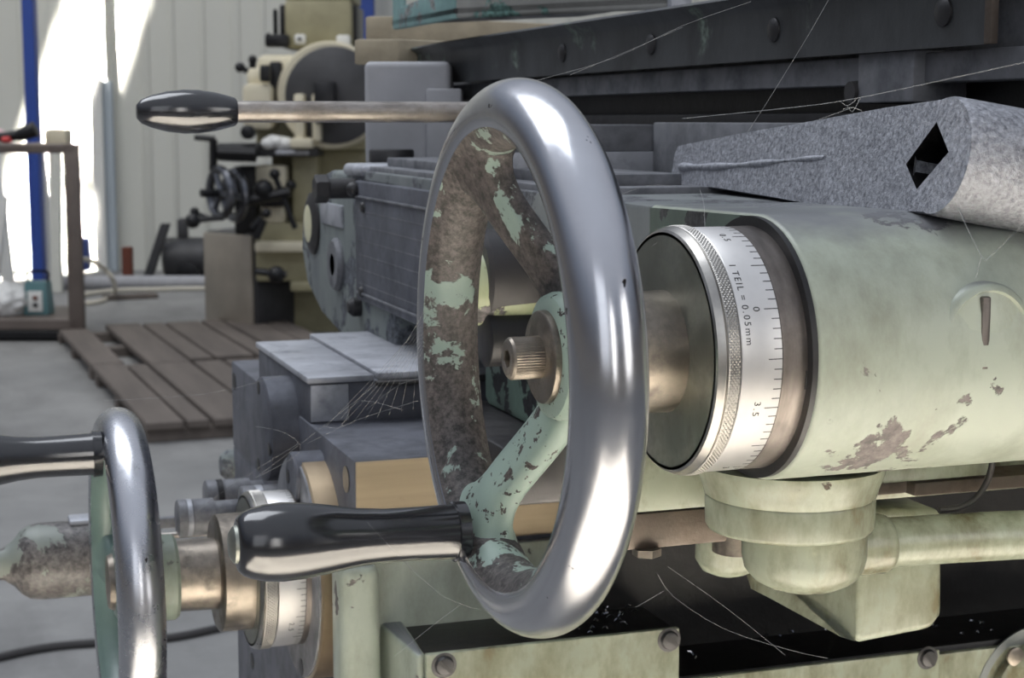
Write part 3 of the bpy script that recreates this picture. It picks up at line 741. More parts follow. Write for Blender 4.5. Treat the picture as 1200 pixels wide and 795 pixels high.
# shallow lengthwise crease along the arm
build(b, 'arm', [m_cast, m_oil_shade], crank, angle=30)
b = MB()
pts = [P2(a, .0015 * sin(a * 20) - .0005, -.0002) for a in (.10, .14, .18, .22, .26, AL - .012)]
b.tube([p + n_ * .0004 for p in pts], lambda t: .0008 + .0014 * t + .0004 * sin(t * 23), 12)
build(b, 'forging_rib', m_cast, crank)
b = MB(); b.lathe(P2(0, 0, 0), n_, [(.0012, RH - .0016), (.003, RH), (.02, RH * 1.01), (.085, RH * 1.04), (.090, RH)], 64, caps=False)
build(b, 'hub_barrel', m_cast, crank, label='thick cylindrical hub of the crank')

# ------------------------------------------------------------------ clamp lever
lv = thing('clamp_lever', V((.14, .9, 1.104)), 'steel rod clamp lever with black egg shaped grip behind the handwheel', 'lever')
La = AY(277, 131, .9); Lt = AY(160, 131, .9); Le = V((AY(640, 131, .9).x, .9, La.z))
GL = La.x - Lt.x
build(MB().cyl(La + V((-.006, 0, 0)), Le, .0058, n=28), 'rod', m_rod, lv, label='pitted bare steel rod')
build(MB().cyl(Le + V((0, 0, -.033)), Le + V((0, 0, .009)), .009, n=28, bev=.001), 'pivot', m_iron_d, lv)
gp = [(0, .0036), (.0012, .0050), (.05, .0064), (.15, .0086), (.3, .0106), (.47, .01165), (.62, .0115), (.78, .0103), (.9, .0088), (.98, .0076), (1, .0066)]
gp = [(d * GL if d != .0012 else .0012, q) for d, q in gp]
build(MB().lathe(V((Lt.x, .9, La.z)), (1, 0, 0), [(.0004, 0)] + gp, 48), 'grip', m_black, lv, angle=60)

# ------------------------------------------------------------------ table rails above, running away to the left
XT = .42
tb = thing('machine_table', (.60, 1.0, 1.05), 'dark grey milling table with long slide rails along its side', 'machine table')
build(MB().box((XT + .010, .45, 1.117), (.9, 1.52, 1.160), bev=.002), 'table_body', m_iron, tb)
build(MB().box((XT, .50, 1.1165), (XT + .02, 1.46, 1.1300), bev=.0012), 'upper_rail', m_iron, tb)
build(MB().box((XT + .022, .45, 1.100), (.9, 1.44, 1.1175)), 'shadow_gap', m_oil_shade, tb)
build(MB().box((XT + .010, .45, 1.0935), (.9, 1.44, 1.1035), bev=.001), 'lower_rail', m_iron_d, tb)
build(MB().box((XT + .014, .45, 1.060), (.9, 1.44, 1.0945), bev=.001), 'apron', m_iron_d, tb)
y0, y1 = AX(1070, 90, XT - .006).y, AX(1005, 90, XT - .006).y
build(MB().box((XT - .006, y0, 1.108), (XT + .03, y1, 1.1310), bev=.0008), 'stop_block', m_iron, tb)
q = AX(1004, 108, XT - .004)
build(MB().lathe(q, (1, 0, 0), [(-.004, .003), (-.004, .0050), (.002, .0056), (.03, .0056)], 32), 'stop_screw', m_iron_d, tb)

gib = thing('gib_block', (.42, .85, 1.052), 'grey stepped gib block standing on the housing beside the crank tip', 'machine block')
gy0, gy1 = .70, AX(765, 180, XT - .022).y
build(MB().box((XT - .022, gy0, 1.0600), (XT + .016, gy1, 1.0985), bev=.001), 'side_block', m_iron, gib)
gx0 = AY(688, 160, gy1 + .005).x
build(MB().box((gx0 - .07, gy1 + .003, 1.0815), (XT - .018, gy1 + .04, 1.0972), bev=.001), 'upper_step', m_iron, gib)
build(MB().box((gx0 - .07, gy1 + .0, 1.0665), (XT - .012, gy1 + .04, 1.0815), bev=.001), 'lower_step', m_iron_l, gib)
build(MB().box((gx0 - .07, gy1 + .006, 1.058), (XT - .012, gy1 + .04, 1.0665), bev=.001), 'foot', m_iron, gib)

gd = thing('sheet_guard', (XT - .01, 1.0, 1.13), 'long bent dark sheet metal guard over the table rails', 'guard')
XG = XT - .008
ge = AX(1160, 40, XG).y; gz0 = AX(1160, 52, XG).z; gz1 = AX(800, 12, XG).z
sec = [(0, gz0), (0, gz1 - .006), (-.002, gz1 - .002), (-.008, gz1 + .002), (-.0095, gz1 + .0005), (-.0035, gz1 - .005), (-.0022, gz1 - .008), (-.0022, gz0)]
b = MB(); rows = []
ys = [ge, ge + .2, ge + .5, 1.36, 1.42, 1.47, 1.52]
for y in ys:
    t_ = max(0, (y - 1.36) / .16)
    row = []
    for k, (dx, z) in enumerate(sec):
        zz = z if t_ == 0 else (gz1 - .004 - (gz1 - .004 - z) * (1 - t_) ** .5 if z < gz1 - .004 else z - .002 * t_)
        row.append(b.bm.verts.new((XG + dx, y, zz)))
    rows.append(row)
for A_, B_ in zip(rows, rows[1:]):
    for k in range(len(sec)): b.bm.faces.new((A_[k], A_[(k + 1) % len(sec)], B_[(k + 1) % len(sec)], B_[k]))
b.bm.faces.new(rows[0]); b.bm.faces.new(rows[-1][::-1])
build(b, 'sheet', m_guard, gd, angle=50)
build(MB().box((XG - .0028, ge - .0045, gz0), (XG + .001, ge + .0005, gz0 + .10), bev=.0006), 'edge_strip', m_brown, gd, label='rusty brown end edge of the guard')
for px, py in ((1107, 14), (908, 35), (764, 52), (660, 62)):
    q = AX(px, py, XG - .002); build(MB().lathe(q, (-1, 0, 0), [(0, .0064), (.0012, .0062), (.0024, .0044), (.0028, 0)], 28), 'rivet', m_iron_d, gd)
build(MB().box((XG - .001, ge - .002, gz1 - .004), (XG + .03, 1.36, gz1 - .002)), 'top_flange', m_iron_d, gd)

# grey riser block at the far end of the table, timber and tray on top
HR = 1.37
rb = thing('riser_block', AD(480, 190, 1.38), 'plain grey rounded riser block standing at the far end of the housing', 'block')
p0, p1 = AH(428, 188, HR), AH(528, 72, HR)
Mh = Matrix(((RT.x, FH.x, 0, 0), (RT.y, FH.y, 0, 0), (0, 0, 1, 0), (0, 0, 0, 1)))
def UHZ(p): p = V(p); return (p.dot(RT), p.dot(FH), p.z)
a_, c_ = UHZ(p0), UHZ(p1)
build(MB().box((a_[0], a_[1], 1.0615), (c_[0], a_[1] + .08, c_[2]), Mh, bev=.005, seg=4), 'block_body', m_block, rb)
a_, c_ = UHZ(AH(500, 190, HR - .01)), UHZ(AH(541, 104, HR - .01))
build(MB().box((a_[0], a_[1], 1.0615), (c_[0], a_[1] + .06, c_[2]), Mh, bev=.002), 'step', m_block, rb)

def beam(px0, py0, px1, py1, h, L, label, name='timber_beam'):
    a_, c_ = UHZ(AH(px0, py1, h)), UHZ(AH(px1, py0, h))
    t = thing(name, AH(px0, py1, h), label, 'timber', 'timber beams on the table')
    rot = Mh
    # end grain faces the camera, the beam runs along +X
    p = AH(px0, py1, h); w = AH(px1, py1, h) - p; hgt = AH(px0, py0, h).z - p.z
    pts = [p, p + w, p + w + V((0, 0, hgt)), p + V((0, 0, hgt))]
    m = build(MB().prism(pts, V((.94, .34, 0)) * L, .0015, 2), 'beam', m_wood, t)
beam(415, 46, 467, 76, 1.50, .40, 'lower of two grey weathered timber beams under the turquoise tray')
beam(428, 19, 462, 50, 1.62, .40, 'upper grey timber beam touching the turquoise tray corner')

tr = thing('metal_tray', AD(600, 20, 1.4), 'turquoise painted metal tray with flaking grey side above the guard', 'tray')
# near corner at px 537
h0 = 1.16
k0 = AH(460, 38, 1.48); k1 = AH(533, 22, 1.32); k2 = AH(790, 12, 1.20)
zt = k1.z; H_ = .07
for nm, (A_, B_), m in (('end_wall', (k0, k1), m_turq), ('side_wall', (k1, k2), m_tray_side)):
    A_ = V((A_.x, A_.y, zt)); B_ = V((B_.x, B_.y, zt)); dd = (B_ - A_).normalized(); nn = V((-dd.y, dd.x, 0)) * .006
    if nm == 'end_wall':
        A2 = A_ + V((0, 0, 0))
        pts = [A_, B_, B_ + V((0, 0, H_)), A_.lerp(B_, .62) + V((0, 0, H_)), A_.lerp(B_, .5) + V((0, 0, .022)), A_.lerp(B_, .14) + V((0, 0, .018)), A_.lerp(B_, .10) + V((0, 0, H_)), A_ + V((0, 0, H_))]
        build(MB().prism(pts, nn, .0015, 2), nm, m, tr)
    else:
        build(MB().prism([A_, B_, B_ + V((0, 0, H_)), A_ + V((0, 0, H_))], nn, .003, 3), nm, m, tr)
kk = V((k0.x, k0.y, zt)); k1z = V((k1.x, k1.y, zt)); k2z = V((k2.x, k2.y, zt))
build(MB().prism([kk + V((0, 0, .004)), k1z + V((0, 0, .004)), k2z + V((0, 0, .004)), kk + (k2z - k1z) + V((0, 0, .004))], V((0, 0, .004))), 'bottom', m_iron_d, tr)
build(MB().box((k2.x - .004, k2.y - .004, zt - .001), (k2.x + .012, k2.y + .004, zt + .05), bev=.001), 'corner_bracket', m_iron_l, tr)

# ------------------------------------------------------------------ cobwebs
def web(paths, label, r=.00011):
    b = MB(); r *= .8
    for p in paths: b.tube(p, r, 5, sub=3)
    build(b, 'cobweb', m_web, None, label=label, cat='cobweb')
D_ = AD
web([[D_(800, 139, .70), D_(930, 126, .62), D_(1000, 116, .60), D_(1100, 95, .56), D_(1215, 70, .52)]], 'long pale cobweb thread stretched above the forged crank', .00019)
web([[D_(985, 119, .60), D_(993, 124, .60), D_(1003, 117, .60)], [D_(993, 124, .60), D_(999, 131, .60), D_(1008, 115, .6)], [D_(988, 128, .6), D_(999, 126, .6), D_(1010, 130, .6)], [D_(999, 126, .6), D_(960, 140, .62)]], 'small knotted cobweb hanging from the thread over the crank', .00016)
web([[D_(630, 94, .66), D_(720, 68, .66), D_(800, 30, .66), D_(880, 2, .66)], [D_(668, 88, .66), D_(740, 58, .66), D_(800, 32, .66)]], 'slanting cobweb threads between handwheel top and sheet guard', .00010)
web([[D_(972, -2, .66), D_(945, 45, .66), D_(902, 115, .66), D_(876, 155, .66)]], 'single cobweb thread crossing the guard near its second rivet', .00010)
web([[D_(382, 500, .72), D_(440, 440, .68), D_(490, 385, .62), D_(500, 370, .6)], [D_(400, 490, .72), D_(455, 428, .68), D_(495, 372, .62)], [D_(300, 560, .80), D_(385, 495, .75), D_(450, 440, .70), D_(497, 365, .61)], [D_(430, 480, .75), D_(470, 450, .7), D_(515, 440, .66)], [D_(360, 520, .8), D_(420, 492, .75), D_(490, 470, .7)], [D_(380, 500, .75), D_(400, 500, .75), D_(420, 470, .73), D_(470, 480, .7)]] +
    [[D_(400 + 14 * k, 498 - 3 * k, .76), D_(440 + 8 * k, 455 - 4 * k, .72), D_(496, 380 + 5 * k, .62)] for k in range(7)], 'dusty cobweb fan between the handwheel rim and the knee block', .00009)
web([[D_(300, 500, .8), D_(335, 508, .8), D_(352, 530, .8), D_(300, 560, .8)], [D_(205, 620, .9), D_(270, 570, .85), D_(350, 520, .8)], [D_(120, 470, .9), D_(240, 462, .85), D_(330, 440, .8)]], 'loose cobweb threads in front of the grey knee block', .00009)
web([[D_(770, 672, .62), D_(790, 700, .62), D_(850, 738, .62), D_(925, 762, .62), D_(970, 772, .62)], [D_(782, 664, .62), D_(850, 712, .62), D_(920, 768, .62)], [D_(778, 693, .62), D_(745, 712, .62)]], 'beaded cobweb threads hanging below the brown steel strip', .00012)
web([[D_(1120, 238, .56), D_(1150, 300, .55), D_(1163, 298, .55), D_(1200, 262, .54)], [D_(1150, 300, .55), D_(1144, 325, .55)]], 'forked cobweb thread hanging from the crank hub over the plug', .00014)
web([[D_(765, 288, .62), D_(785, 275, .62), D_(805, 262, .62)], [D_(785, 275, .62), D_(770, 268, .62)], [D_(700, 240, .64), D_(757, 218, .66), D_(795, 219, .7)], [D_(820, 222, .7), D_(825, 240, .66), D_(826, 266, .63)]], 'fine cobweb threads between the crank tip and the dial', .00010)
web([[D_(430, 612, .55), D_(520, 700, .56), D_(600, 720, .6)], [D_(462, 770, .6), D_(505, 735, .6), D_(545, 705, .6)]], 'thin cobweb thread below the black grip', .00008)

# ------------------------------------------------------------------ background: second milling machine
def vbox(mb, px0, py0, px1, py1, h, t, bev=.01, mi=0, seg=2):
    a_, c_ = UHZ(AH(px0, py1, h)), UHZ(AH(px1, py0, h))
    mb.box((a_[0], h, a_[2]), (c_[0], h + t, c_[2]), Mh, bev=bev, seg=seg, mi=mi); return mb
def floor_pt(px, py): return AZ(px, py, 0)
HB = 8.45
bm_ = thing('milling_machine', floor_pt(290, 392), 'cream and dark second milling machine standing by the pale wall', 'milling machine')
m0, m1, m2 = floor_pt(243, 388), floor_pt(302, 397), floor_pt(372, 384)
zc = AH(300, 273, HB).z
m3 = m0 + (m2 - m1)
def vprism(name, pts, z0, z1, mat, root, bev=.01, lab=None):
    return build(MB().prism([V((p.x, p.y, z0)) for p in pts], (0, 0, z1 - z0), bev, 2), name, mat, root, label=lab)
vprism('base_cabinet', [m0, m1, m2, m3], 0, zc, m_dgrey, bm_, .02)
dn = (m1 - m0).normalized(); nn = V((dn.y, -dn.x, 0)); nn = nn if nn.dot(FH) < 0 else -nn
vprism('front_panel', [m0 + dn * .01 + nn * .0, m0 + dn * ((m1 - m0).length - .02), m0 + dn * ((m1 - m0).length - .02) + nn * .02, m0 + dn * .01 + nn * .02], .05, zc - .01, m_tan, bm_, .006, 'tan sheet metal panel')
def bpart(name, rects, mat, bev=.012, lab=None):
    b = MB()
    for r_ in rects: vbox(b, *r_[:4], r_[4], r_[5], bev if len(r_) < 7 else r_[6])
    return build(b, name, mat, bm_, label=lab)
bpart('column', [(322, 176, 440, 400, 8.65, .5)], m_olive)
bpart('column_side', [(344, 182, 372, 300, 8.45, .3)], m_olive)
bpart('knee', [(300, 262, 420, 330, 8.35, .4)], m_olive)
bpart('knee_plate', [(300, 194, 335, 232, 8.38, .2), (306, 240, 332, 262, 8.36, .2)], m_cream)
bpart('knee_slot', [(275, 195, 300, 275, 8.45, .3), (304, 226, 332, 243, 8.33, .2)], m_blackbg)
bpart('slide', [(298, 284, 372, 296, 8.25, .3)], m_cream)
bpart('lower_rib', [(340, 330, 392, 342, 8.3, .3)], m_olive)
bpart('table', [(268, 172, 372, 184, 8.35, .4), (262, 168, 300, 180, 8.2, .2)], m_dgrey)
bpart('table_pad', [(322, 176, 362, 182, 8.3, .1)], m_iron_l)
bpart('spindle_body', [(300, 140, 345, 172, 8.55, .3), (345, 146, 428, 176, 8.5, .3)], m_olive)
bpart('spindle_nose', [(345, 110, 356, 172, 8.25, .15), (366, 110, 375, 166, 8.25, .15), (340, 162, 366, 174, 8.22, .15)], m_cream)
bpart('head_casting', [(284, 98, 318, 152, 8.3, .35, .03), (288, 78, 330, 104, 8.4, .35, .04), (300, 64, 350, 90, 8.45, .3, .04)], m_cream)
bpart('head_recess', [(304, 76, 316, 96, 8.28, .05), (316, 72, 330, 118, 8.38, .05)], m_blackbg)
hd = AH(388, 112, 8.40)
Rr = 62 * 8.4 / F
build(MB().lathe(hd, -FH, [(-.25, Rr), (.03, Rr), (.06, Rr * .96), (.06, Rr * .90)], 64), 'swivel_head', m_cream, bm_)
build(MB().lathe(hd + RT * .02, -FH, [(0, Rr * .9), (.07, Rr * .9), (.075, Rr * .87), (.075, 0)], 64), 'swivel_disc', m_dgrey, bm_, label='large dark round swivel disc')
bpart('tool_post', [(368, 95, 392, 145, 8.22, .1)], m_blackbg)
ub = bpart('control_housing', [(334, 0, 412, 57, 8.55, .5, .02), (334, -120, 412, 1, 8.56, .48)], m_olive)
bpart('housing_edge', [(328, 5, 335, 56, 8.6, .4), (411, 5, 418, 60, 8.6, .4)], m_blackbg)
bpart('arm_bracket', [(310, 40, 338, 55, 8.5, .1), (320, 10, 324, 48, 8.6, .05), (312, 38, 316, 52, 8.5, .05)], m_blackbg)
bpart('label_plate', [(345, 40, 358, 52, 8.53, .03)], m_white)
build(MB().lathe(AH(351.5, 46, 8.52), -FH, [(0, .009), (.02, .009), (.02, 0)], 16), 'push_button', m_blackbg, bm_)
bpart('junction_box', [(394, 41, 410, 56, 8.5, .05)], m_white)
build(MB().ball(AH(352, 153 + 16, 8.2) , .075, 1.0, 1, .45), 'cloth_rag', m_bag, bm_) if False else None
rg = thing('cleaning_rag', AH(325, 171, 8.30), 'crumpled white rag lying on the second machine table', 'rag')
b = MB()
for k in range(5): b.ball(AH(314 + k * 5.5, 168 - (2 if k in (1, 2) else 0), 8.33 + .015 * (k % 2)), .036 + .006 * ((k * 3) % 2), 1, 1, .85, 14)
build(b, 'rag_cloth', m_bag, rg)
# handwheels and levers of the second machine
def bwheel(px, py, R, h, ang):
    c = AH(px, py, h); ax = (Matrix.Rotation(ang, 3, 'Z') @ (-FH))
    wv = build(MB().lathe(c, ax, [(0, .02), (.10, .02)], 16), 'handwheel', m_blackbg, bm_)
    b = MB(); e = V((0, 0, 1)); f = ax.cross(e)
    pts = [c + (e * cos(2 * PI * i / 32) + f * sin(2 * PI * i / 32)) * R for i in range(33)]
    b.tube(pts, .021, 10, sub=1); build(b, 'wheel_rim', m_bgsteel, wv)
    b = MB()
    for k in range(3): b.tube([c, c + (e * cos(2 * PI * k / 3 + .4) + f * sin(2 * PI * k / 3 + .4)) * R], .016, 8, sub=1)
    build(b, 'wheel_spokes', m_bgsteel, wv)
    return c
bwheel(258, 226, .115, 8.15, -.95); bwheel(275, 229, .115, 8.25, -.95)
def blever(p, q, h, ball, rr=.010, br=.022):
    rr *= 1.45; br *= 1.25; b = MB(); b.tube([AH(*p, h), AH(*q, h)], rr, 8, sub=1)
    L_ = build(b, 'lever', m_blackbg, bm_)
    if ball: build(MB().ball(AH(*ball, h), br, n=14), 'ball_knob', m_blackbg, L_)
blever((322, 206), (346, 268), 8.2, (322, 204)); blever((326, 204), (330, 204), 8.4, None)
blever((219, 259), (262, 255), 8.05, (226, 259), .010, .03); blever((229, 249), (246, 256), 8.1, (228, 248), .006, .018)
blever((228, 161), (252, 163), 8.2, None); blever((250, 163), (250, 200), 8.2, None, .014)
blever((256, 178), (300, 180), 8.15, None, .03); blever((290, 235), (340, 225), 8.2, (309, 222), .02, .04)
blever((296, 268), (308, 256), 8.15, (312, 250), .014, .02); blever((309, 258), (300, 280), 8.12, None, .014)
blever((300, 318), (336, 322), 8.1, (324, 322), .012, .035); blever((345, 217), (345, 218), 8.35, (341, 217), .01, .022)
blever((282, 78), (290, 84), 8.2, (281, 79), .01, .02); blever((296, 66), (296, 80), 8.3, (296, 70), .012, .018)
build(MB().lathe(AH(292, 155, 8.2), -FH, [(0, .035), (.05, .035), (.06, .02), (.06, 0)], 20), 'oil_cap', m_blackbg, bm_)

# ------------------------------------------------------------------ cart with its load
Hc = 8.25
zc0 = AH(0, 378, Hc).z
ct = thing('steel_cart', floor_pt(40, 394), 'brown steel two shelf workshop cart standing before the sunlit boards', 'cart')
def cpart(name, rects, mat, root, bev=.006):
    b = MB()
    for r_ in rects: vbox(b, *r_[:6], bev)
    return build(b, name, mat, root)
def shelf(name, y0, y1, dep, mat):
    a, b_, c, d = AH(-130, y1, Hc), AH(91, y1, Hc), AH(89, 300, Hc + dep), AH(-130, 300, Hc + dep); z1_ = AH(0, y0, Hc).z
    return build(MB().prism([V((p.x, p.y, a.z)) for p in (a, b_, c, d)], (0, 0, z1_ - a.z), .006, 1), name, mat, ct)
shelf('top_shelf', 169, 180, .6, m_cart); shelf('bottom_shelf', 374, 387, .6, m_cart); shelf('skid', 387.5, 398, .55, m_blackbg)
for px in (81, -128): cpart('post', [(px, 169, px + 10, 388, Hc, .05)], m_cart, ct)
for px in (80, -120): cpart('post', [(px, 174, px + 7, 370, Hc + .52, .045)], m_cart, ct)
zsh = AH(0, 374, Hc).z; zt_ = AH(0, 169, Hc).z

def at_uhz(px, h, z): p = AH(px, 300, h); return V((p.x, p.y, z))
chg = thing('battery_charger', at_uhz(42, 8.5, zsh), 'teal box with white front panel and black handle on the cart bottom', 'charger')
c_ = UHZ(at_uhz(43, 8.45, zsh)); w_ = .065
b = MB(); b.prism([V((c_[0] - w_, 8.40, zsh)), V((c_[0] + w_, 8.40, zsh)), V((c_[0] + w_ * .8, 8.40, zsh + .17)), V((c_[0] - w_ * .85, 8.40, zsh + .17))], (0, .12, 0), .008, 2, M=Mh)
build(b, 'box', m_teal, chg)
build(MB().box((c_[0] - .038, 8.392, zsh + .02), (c_[0] + .036, 8.402, zsh + .125), Mh, bev=.003), 'front_panel', m_white, chg)
build(MB().box((c_[0] - .012, 8.385, zsh + .080), (c_[0] + .014, 8.393, zsh + .100), Mh, bev=.004), 'switch', m_brick, chg)
build(MB().box((c_[0] - .012, 8.385, zsh + .044), (c_[0] + .014, 8.393, zsh + .064), Mh, bev=.004), 'socket', m_blackbg, chg)
b = MB(); b.tube([Mh @ V((c_[0] - .05, 8.46, zsh + .165)), Mh @ V((c_[0] - .052, 8.46, zsh + .215)), Mh @ V((c_[0], 8.46, zsh + .22)), Mh @ V((c_[0] + .05, 8.46, zsh + .215)), Mh @ V((c_[0] + .048, 8.46, zsh + .165))], .007, 8)
build(b, 'handle', m_blackbg, chg)
bg = thing('plastic_bag', at_uhz(14, 8.4, zsh), 'crumpled white plastic bag on the cart bottom beside the teal box', 'bag')
t = bmesh.new(); bmesh.ops.create_icosphere(t, subdivisions=4, radius=1)
cc = at_uhz(8, 8.42, zsh + .075)
for v in t.verts:
    k = 1 + .28 * noise.noise(v.co * 2.4) + .1 * noise.noise(v.co * 7)
    v.co = cc + V((v.co.x * .12 * k, v.co.y * .1 * k, max(-.074, v.co.z * .09 * k)))
b = MB(); b.join(t); build(b, 'bag_film', m_bag, bg, angle=60)
dr = thing('power_drill', at_uhz(30, 8.35, zt_), 'black hand tool with a red part lying on the cart top', 'power tool')
u_ = UHZ(at_uhz(30, 8.4, zt_))
def MU(du, dh, dz): return Mh @ V((u_[0] + du, u_[1] + dh, zt_ + dz))
b = MB(); b.cyl(MU(-.02, 0, .035), MU(.075, 0, .075), .032, .040, 20, bev=.004); b.cyl(MU(-.13, 0, .03), MU(-.01, 0, .04), .022, .03, 20); build(b, 'body', m_blackbg, dr)
build(MB().cyl(MU(-.085, -.02, .02), MU(-.045, -.03, .02), .016, n=16), 'trigger', m_red, dr)
cl = thing('folded_cloth', at_uhz(-5, 8.4, zt_), 'pale pink cloth folded on the cart top', 'cloth')
b = MB(); b.ball(MU(-.19, 0.05, .045), .10, 1, 1, .42); build(b, 'cloth_fold', m_pink, cl)
bx = thing('cardboard_carton', at_uhz(64, 8.5, zt_), 'small cream carton at the cart corner in the sunlight', 'carton')
b = MB(); vbox(b, 52, 152, 77, 169.3, 8.45, .12, .004); build(b, 'carton_box', m_cream, bx)

# ------------------------------------------------------------------ boards, posts and clutter along the wall
HW = 11.75
def lean(name, px0, px1, pyt, h, t, mat, label, cat, shear=0, foot=None, group=None):
    """upright board: bottom on the floor at ground distance h"""
    o = thing(name, at_uhz((px0 + px1) / 2, h, 0), label, cat, group)
    a_, c_ = UHZ(AH(px0, pyt, h)), UHZ(AH(px1, pyt, h)); s_ = shear * h / F
    pts = [V((a_[0] - s_, h - .25 * 0, 0)), V((c_[0] - s_, h, 0)), V((c_[0], h, a_[2])), V((a_[0], h, a_[2]))]
    build(MB().prism(pts, (0, t, 0), .006, 1, M=Mh), 'board', mat, o)
lean('steel_post', 22, 36, -60, 10.6, .1, m_blue, 'tall blue steel post beside the cart', 'post')
lean('steel_post', 412, 437, -60, 11.9, .12, m_blue, 'blue steel post behind the second milling machine', 'post')
lean('white_board', 100, 113, -60, 12.05, .05, m_white, 'narrow white board standing against the wall beside the sun patch', 'board')
lean('wide_board', 108, 130, 95, 12.12, .06, m_pale, 'pale blue grey board standing behind the narrow white board', 'board')
lean('leaning_plank', 40, 52, 180, 10.8, .04, m_white, 'white plank standing behind the cart between blue post and bowed plank', 'plank', shear=-6)
lean('leaning_plank', 56, 70, 150, 10.6, .04, m_wall, 'cream plank standing behind the cart close to its post', 'plank', shear=4)
lean('leaning_plank', 2, 9, 230, 10.5, .04, m_white, 'slanting white plank behind the plastic bag', 'plank', shear=18)
lean('leaning_plank', -18, -4, 160, 10.7, .04, m_white, 'slanting plank at the cart end near the pink cloth', 'plank', shear=-14)
lean('dark_plank', 188, 199, 262, 11.1, .05, m_dgrey, 'dark grey plank leaning beside the second machine', 'plank', shear=26)
lean('brick_block', 142, 153, 290, 11.3, .08, m_brick, 'red brown block standing on the floor by the wall', 'block')
pi = thing('steel_pipe', at_uhz(165, 10.9, 0), 'long grey pipe lying on the floor along the wall', 'pipe')
hp = 10.85; rp = .045
build(MB().cyl(at_uhz(55, hp, rp), at_uhz(252, hp, rp), rp, n=24), 'pipe_tube', m_block, pi)
mt = thing('electric_motor', at_uhz(222, 11.1, 0), 'dark electric motor on the floor beyond the pipe', 'motor')
u_ = UHZ(at_uhz(216, 11.3, 0))
b = MB(); b.lathe(Mh @ V((u_[0] - .13, 11.3, .17)), RT, [(0, .05), (0, .12), (.02, .14), (.28, .14), (.30, .1)], 32); build(b, 'motor_body', m_dgrey, mt)
build(MB().box((u_[0] - .10, 11.22, 0), (u_[0] + .14, 11.40, .05), Mh, bev=.006), 'foot', m_blackbg, mt)
build(MB().lathe(Mh @ V((u_[0] + .06, 11.15, .09)), -FH, [(0, .07), (.06, .07), (.07, .03), (.07, 0)], 24), 'pulley', m_blackbg, mt)
build(MB().box((u_[0] - .04, 11.26, .29), (u_[0] + .03, 11.34, .44), Mh, bev=.02), 'terminal_box', m_dgrey, mt)
cr = thing('blue_crate', at_uhz(97, 11.2, 0), 'small dark blue crate on the floor behind the cart post', 'crate')
b = MB(); vbox(b, 90, 280, 99, 318, 11.2, .15, .01); build(b, 'crate_box', m_blue, cr)
hs = thing('air_hose', floor_pt(120, 345), 'cream hose looping over the floor between cart and pipe', 'hose')
hp_ = [AH(88, 305, 8.9), AH(104, 305, 9.2), AH(122, 315, 9.5), AH(133, 330, 9.6)]
fl = [(134, 347), (118, 356), (95, 358), (100, 348), (140, 343), (180, 342), (215, 341), (243, 341)]
pts = hp_ + [floor_pt(*p) + V((0, 0, .015)) for p in fl]
build(MB().tube(pts, .014, 10), 'hose_tube', m_hose, hs)
sl = thing('wooden_slat', floor_pt(150, 348), 'grey wooden slat lying on the floor near the hose', 'slat')
a_, c_ = floor_pt(124, 353), floor_pt(186, 350); d_ = (c_ - a_).normalized(); w_ = V((-d_.y, d_.x, 0)) * .1
build(MB().prism([a_, c_, c_ + w_, a_ + w_], (0, 0, .03), .004, 1), 'slat_board', m_wood_d, sl)
fb = thing('floor_cable', floor_pt(130, 755), 'black cable lying across the concrete floor below the lower handwheel', 'cable')
build(MB().tube([floor_pt(*p) + V((0, 0, .008)) for p in ((-60, 792), (0, 775), (60, 763), (130, 757), (200, 752), (260, 740), (330, 725))], .0095, 8), 'cable_sheath', m_cable, fb)

# ------------------------------------------------------------------ duckboards
ddir = (floor_pt(68, 400) - floor_pt(172, 519)); dl = ddir.length; ddir.normalize()
dacr = (floor_pt(275, 512) - floor_pt(172, 519)); dacr = (dacr - ddir * dacr.dot(ddir)).normalized()
o0 = floor_pt(172, 521)
def duckboard(orig, boards, s0, s1, label):
    t = thing('duckboard', orig + ddir * (s0 + .5), label, 'duckboard', 'duckboards on the floor')
    for (a, w, ds0, ds1) in boards:
        A_ = orig + dacr * a + ddir * (s0 + ds0); L_ = (s1 + ds1) - (s0 + ds0)
        pts = [A_, A_ + dacr * w, A_ + dacr * w + ddir * L_, A_ + ddir * L_]
        build(MB().prism([p + V((0, 0, .045)) for p in pts], (0, 0, .028), .004, 1), 'board', m_wood_d, t)
    W_ = boards[-1][0] + boards[-1][1]
    for s_ in (s0 + .02, (s0 + s1) / 2, s1 - .12):
        A_ = orig + ddir * s_
        build(MB().prism([A_, A_ + dacr * W_, A_ + dacr * W_ + ddir * .09, A_ + ddir * .09], (0, 0, .045), .003, 1), 'cleat', m_wood_d, t)
near = [(0, .13, 0, .05), (.142, .075, 0, -.02), (.235, .17, 0, 0), (.42, .12, .03, 0), (.555, .16, .05, 0), (.73, .15, .0, 0), (.9, .15, 0, 0)]
duckboard(o0, near, 0, 1.42, 'wooden duckboard of grey planks, nearest on the concrete floor')
farb = [(0, .14, 0, -.12), (.24, .17, -.06, .02), (.425, .10, .02, 0), (.54, .17, .04, 0), (.73, .09, 0, .04), (.84, .17, 0, 0), (1.02, .12, 0, .02)]
duckboard(o0 + ddir * 1.50, farb, 0, 1.36, 'second wooden duckboard of planks, closer to the milling machine')

